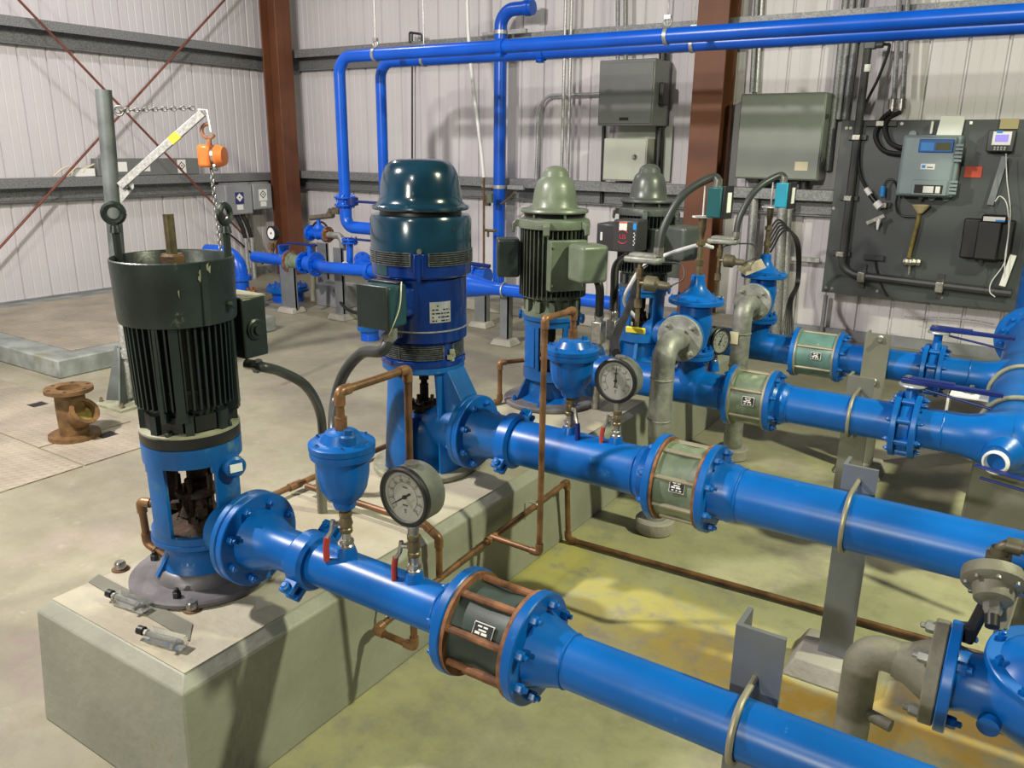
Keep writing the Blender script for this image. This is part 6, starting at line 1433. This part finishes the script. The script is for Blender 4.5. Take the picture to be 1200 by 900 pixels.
for k in range(8): x0, z0 = rel(.32+.12*(k % 4), .10+.1*(k//4)); mb.box((x0, yf-.006, z0), (.014, .004, .012))
mb.build('key', 'enclosure_light', t)
tag(MB().b2(tuple(pt(1171, 151, .03)), tuple(pt(1195, 139, .002))).build('card_note', 'tan'), 'tan card above the small violet controller', 'card')
t, a, b_ = onboard('probe_housing', 1131, 256, 1182, 306, .12, 'black_metal', 'black probe housing with white blue labelled cap on backboard', 'instrument', .012)
W = b_.x-a.x; Hh = a.z-b_.z; yf = yb0-.12
rbox(t, 'side_wing', -.02, .55, .10, .98, yf+.06, yf+.115, 'black_metal', .004); rbox(t, 'front_block', .30, .02, .76, .98, yf-.10, yf+.01, 'black_metal', .012)
s_ = rbox(t, 'cap', .34, .96, .84, 1.14, yf-.12, yf+.02, 'black_metal', .02); rbox(s_, 'cap_label', .38, .99, .80, 1.10, yf-.124, yf-.119, 'white'); rbox(s_, 'label_stripe', .62, .985, .80, 1.03, yf-.126, yf-.1235, 'cyan')
rbox(t, 'lower_neck', .42, -.12, .50, .02, yf-.04, yf+.02, 'black')
def strip(name, uvs, r, d, material, label, cat='cable', sp=True):
    pts = [pt(u, v, d) for u, v in uvs]
    return tag(MB().tube(spline(pts, 6) if sp else fillet(pts, .06, 5), r, 10).build(name, material), label, cat)
strip('pvc_pipe', [(1017, 57), (986, 312), (1000, 322), (1185, 344)], .036, .06, 'pvc', 'dark pvc pipe down and along the lower edge of backboard', 'pipe', False)
mb = MB()
p = pt(1016, 80, .06); mb.lathe([(.038, -.03), (.0385, -.03), (.0385, .03), (.038, .03)], p, (0, 0, 1))
tag(mb.build('white_collar', 'white'), 'white collar band on the dark pvc pipe top', 'band')
strip('black_cable', [(1020, 52), (1038, 52), (1042, 56), (1030, 90), (1012, 130), (1006, 180), (1008, 205), (1016, 222)], .013, .05, 'black', 'black cable leaving the pvc pipe top and looping down')
tag(MB().box(pt(1020, 53, .06), (.10, .08, .07)).cyl(pt(1022, 53, .06), pt(1036, 52, .06), .03).build('pipe_elbow', 'panel', bevel=.01), 'grey cable elbow on top of dark pvc pipe', 'fitting')
for k, (u0, s) in enumerate(((1050, 'left'), (1060, 'right'))):
    strip('conduit', [(u0+5-1.5*k*0, -20), (u0-2, 118)], .022, .05, 'galv', 'bright conduit coming down to the backboard, %s of two' % s, 'conduit')
    tag(MB().cyl(pt(u0-3, 116, .05), pt(u0-4, 128, .05), .04).cyl(pt(u0-4, 128, .05), pt(u0-5, 132, .05), .03).build('conduit_fitting', 'steel'), 'steel fitting ending the %s bright conduit above backboard' % s, 'fitting')
strip('black_cable', [(1045, 130), (1035, 138), (1028, 150), (1026, 162), (1035, 176), (1052, 180), (1060, 179)], .02, .07, 'black', 'lower black cable looping into the left of analyser')
strip('black_cable', [(1056, 131), (1040, 140), (1037, 152), (1042, 166), (1052, 172), (1060, 173)], .02, .08, 'black', 'upper black cable looping into the left of analyser')
for (u, v, w_, s) in ((1005, 161, .16, 'upper clamp rail on the dark pvc pipe'), (995, 232, .16, 'middle clamp rail on the dark pvc pipe'), (986, 297, .16, 'lower clamp rail on the dark pvc pipe'), (1033, 145, .26, 'clamp rail under the two bright conduit fittings'), (1024, 302, .18, 'empty clamp rail at the middle of backboard'), (1036, 240, .12, 'clamp rail holding the probe cluster')):
    p = pt(u, v, .02); t_ = thing('strut_clamp', s, 'clamp', p, 'clamps on the backboard')
    MB().box(p, (w_, .04, .045)).build('rail', 'pvc', t_, bevel=.003)
    if '(1024' not in s and 'empty' not in s: MB().box(p+V((0, -.06, 0)), (.07, .05, .05)).build('clip', 'steel', t_, bevel=.006)
for (u, v, s) in ((1010, 324, 'left bright clamp on horizontal pvc pipe'), (1101, 336, 'right bright clamp on horizontal pvc pipe')):
    p = pt(u, v, .05); t_ = thing('pipe_clamp', s, 'clamp', p, 'clamps on the horizontal pvc pipe')
    MB().b2((p.x-.035, p.y-.055, p.z-.05), (p.x+.035, yb0-.001, p.z+.05)).build('clip', 'steel', t_, bevel=.01); MB().box((p.x, yb0-.012, p.z), (.05, .02, .22)).build('rail', 'pvc', t_)
t_ = thing('probe_cluster', 'white tipped water probes crossing left of the analyser', 'sensor', pt(1028, 250, .1))
MB().cyl(pt(1015, 222, .08), pt(1031, 243, .12), .022).build('probe_body', 'black', t_); MB().cyl(pt(1015, 221, .08), pt(1020, 228, .09), .025).cyl(pt(1027, 237, .11), pt(1032, 243, .12), .036).build('probe_collar', 'white', t_)
MB().cyl(pt(1035, 218, .09), pt(1034, 230, .09), .024).build('blue_probe', 'cyan', t_); MB().cyl(pt(1030, 256, .12), pt(1028, 269, .12), .022, .008).build('white_tip', 'white', t_); MB().box(pt(1026, 257, .13), (.16, .02, .03), Matrix.Rotation(-.5, 3, 'Y')).build('lever', 'steel', t_)
MB().tube(spline([pt(1036, 218, .09), pt(1040, 211, .08), pt(1048, 212, .08), pt(1052, 225, .06), pt(1050, 240, .05), pt(1055, 252, .04), pt(1074, 254, .04)], 6), .009, 8).build('probe_wire', 'black', t_)
strip('drain_tube', [(1078, 244), (1075, 262), (1069, 285), (1065, 302)], .018, .06, 'hose_amber', 'amber stained tube hanging below the analyser box', 'hose')
tag(MB().lathe([(0, 0), (.02, 0), (.075, .07), (.07, .075), (0, .03)], pt(1078, 250, .09), (0, 0, 1), 20).build('funnel', 'tan'), 'tan funnel under the analyser box', 'funnel')
t_ = thing('compression_fittings', 'cluster of steel fittings on the lower backboard', 'fitting', pt(1067, 315, .06))
for du in (-4, 5): MB().lathe([(0, -.04), (.03, -.04), (.04, -.02), (.03, 0), (.04, .02), (.03, .04), (0, .04)], pt(1068+du, 307, .08), (1, 0, 0), 8).build('nut_body', 'steel', t_)
MB().cyl(pt(1066, 312, .08), pt(1065, 322, .08), .014).build('nipple', 'steel', t_)
strip('thin_wire', [(1025, 300), (1027, 315), (1033, 335), (1040, 347)], .008, .03, 'black', 'thin black wire below the empty clamp rail')
strip('white_wire', [(1179, 180), (1180, 210), (1184, 250), (1180, 290), (1176, 310), (1162, 330), (1160, 342), (1166, 348)], .0045, .16, 'hose_white', 'white wire hanging from violet controller, left strand')
strip('white_wire', [(1166, 236), (1172, 230), (1180, 240), (1182, 270), (1178, 300), (1177, 325)], .0045, .2, 'hose_white', 'white wire looping off the probe cap')
tag(MB().box(pt(1169, 212, .05), (.05, .02, .40), Matrix.Rotation(.12, 3, 'Y')).build('support_strip', 'post_blue'), 'grey metal strip between violet controller and probe housing', 'bracket')
tag(MB().box(pt(1181, 317, .1), (.05, .06, .27), Matrix.Rotation(.15, 3, 'Y')).build('terminal_strip', 'white', bevel=.004), 'white terminal strip low at the right of backboard', 'bracket')
tag(MB().tube(spline([at(1060, 371, 1, 8.2), at(1100, 372, 1, 8.1), at(1140, 375, 1, 8.0), at(1165, 380, 1, 7.9)], 6), .006, 6).build('thin_wire', 'galv'), 'thin pale wire strung below the backboard', 'wire')

# ================================================================ light
def area(name, loc, size, power, col, target):
    l = bpy.data.lights.new(name, 'AREA'); l.shape = 'DISK'; l.size = size; l.energy = power; l.color = col
    o = bpy.data.objects.new(name, l); COL.objects.link(o); o.location = V(loc)
    o.rotation_mode = 'QUATERNION'; o.rotation_quaternion = (V(target)-V(loc)).to_track_quat('-Z', 'Y'); return o
area('bay_lamp_left', (-4.3, .5, 4.15), .3, 440, (1.0, .92, .88), (-5.4, 3.2, 0))
area('bay_lamp_middle', (-.9, -2.6, 4.7), .3, 50, (1.0, .97, .84), (-1.6, 3, .5))
area('bay_lamp_right', (2.4, 3.4, 4.7), .3, 340, (.98, 1.0, .68), (-.6, 3.6, 0))
area('bay_lamp_far', (-7.2, 5.6, 5.0), .3, 60, (1.0, .93, .95), (-7.0, 4.6, 0))
area('bay_lamp_distant', (-1.2, -9.5, 4.6), .35, 560, (1.0, .98, .84), (-2.5, 8, 2.2))
w_ = bpy.data.worlds.new('world'); bpy.context.scene.world = w_; w_.use_nodes = True
w_.node_tree.nodes['Background'].inputs[0].default_value = (.9, .95, 1, 1); w_.node_tree.nodes['Background'].inputs[1].default_value = .2
sc = bpy.context.scene
sc.view_settings.view_transform = 'Standard'; sc.view_settings.look = 'None'; sc.view_settings.exposure = -0.05; sc.view_settings.gamma = 1; sc.view_settings.use_curve_mapping = False
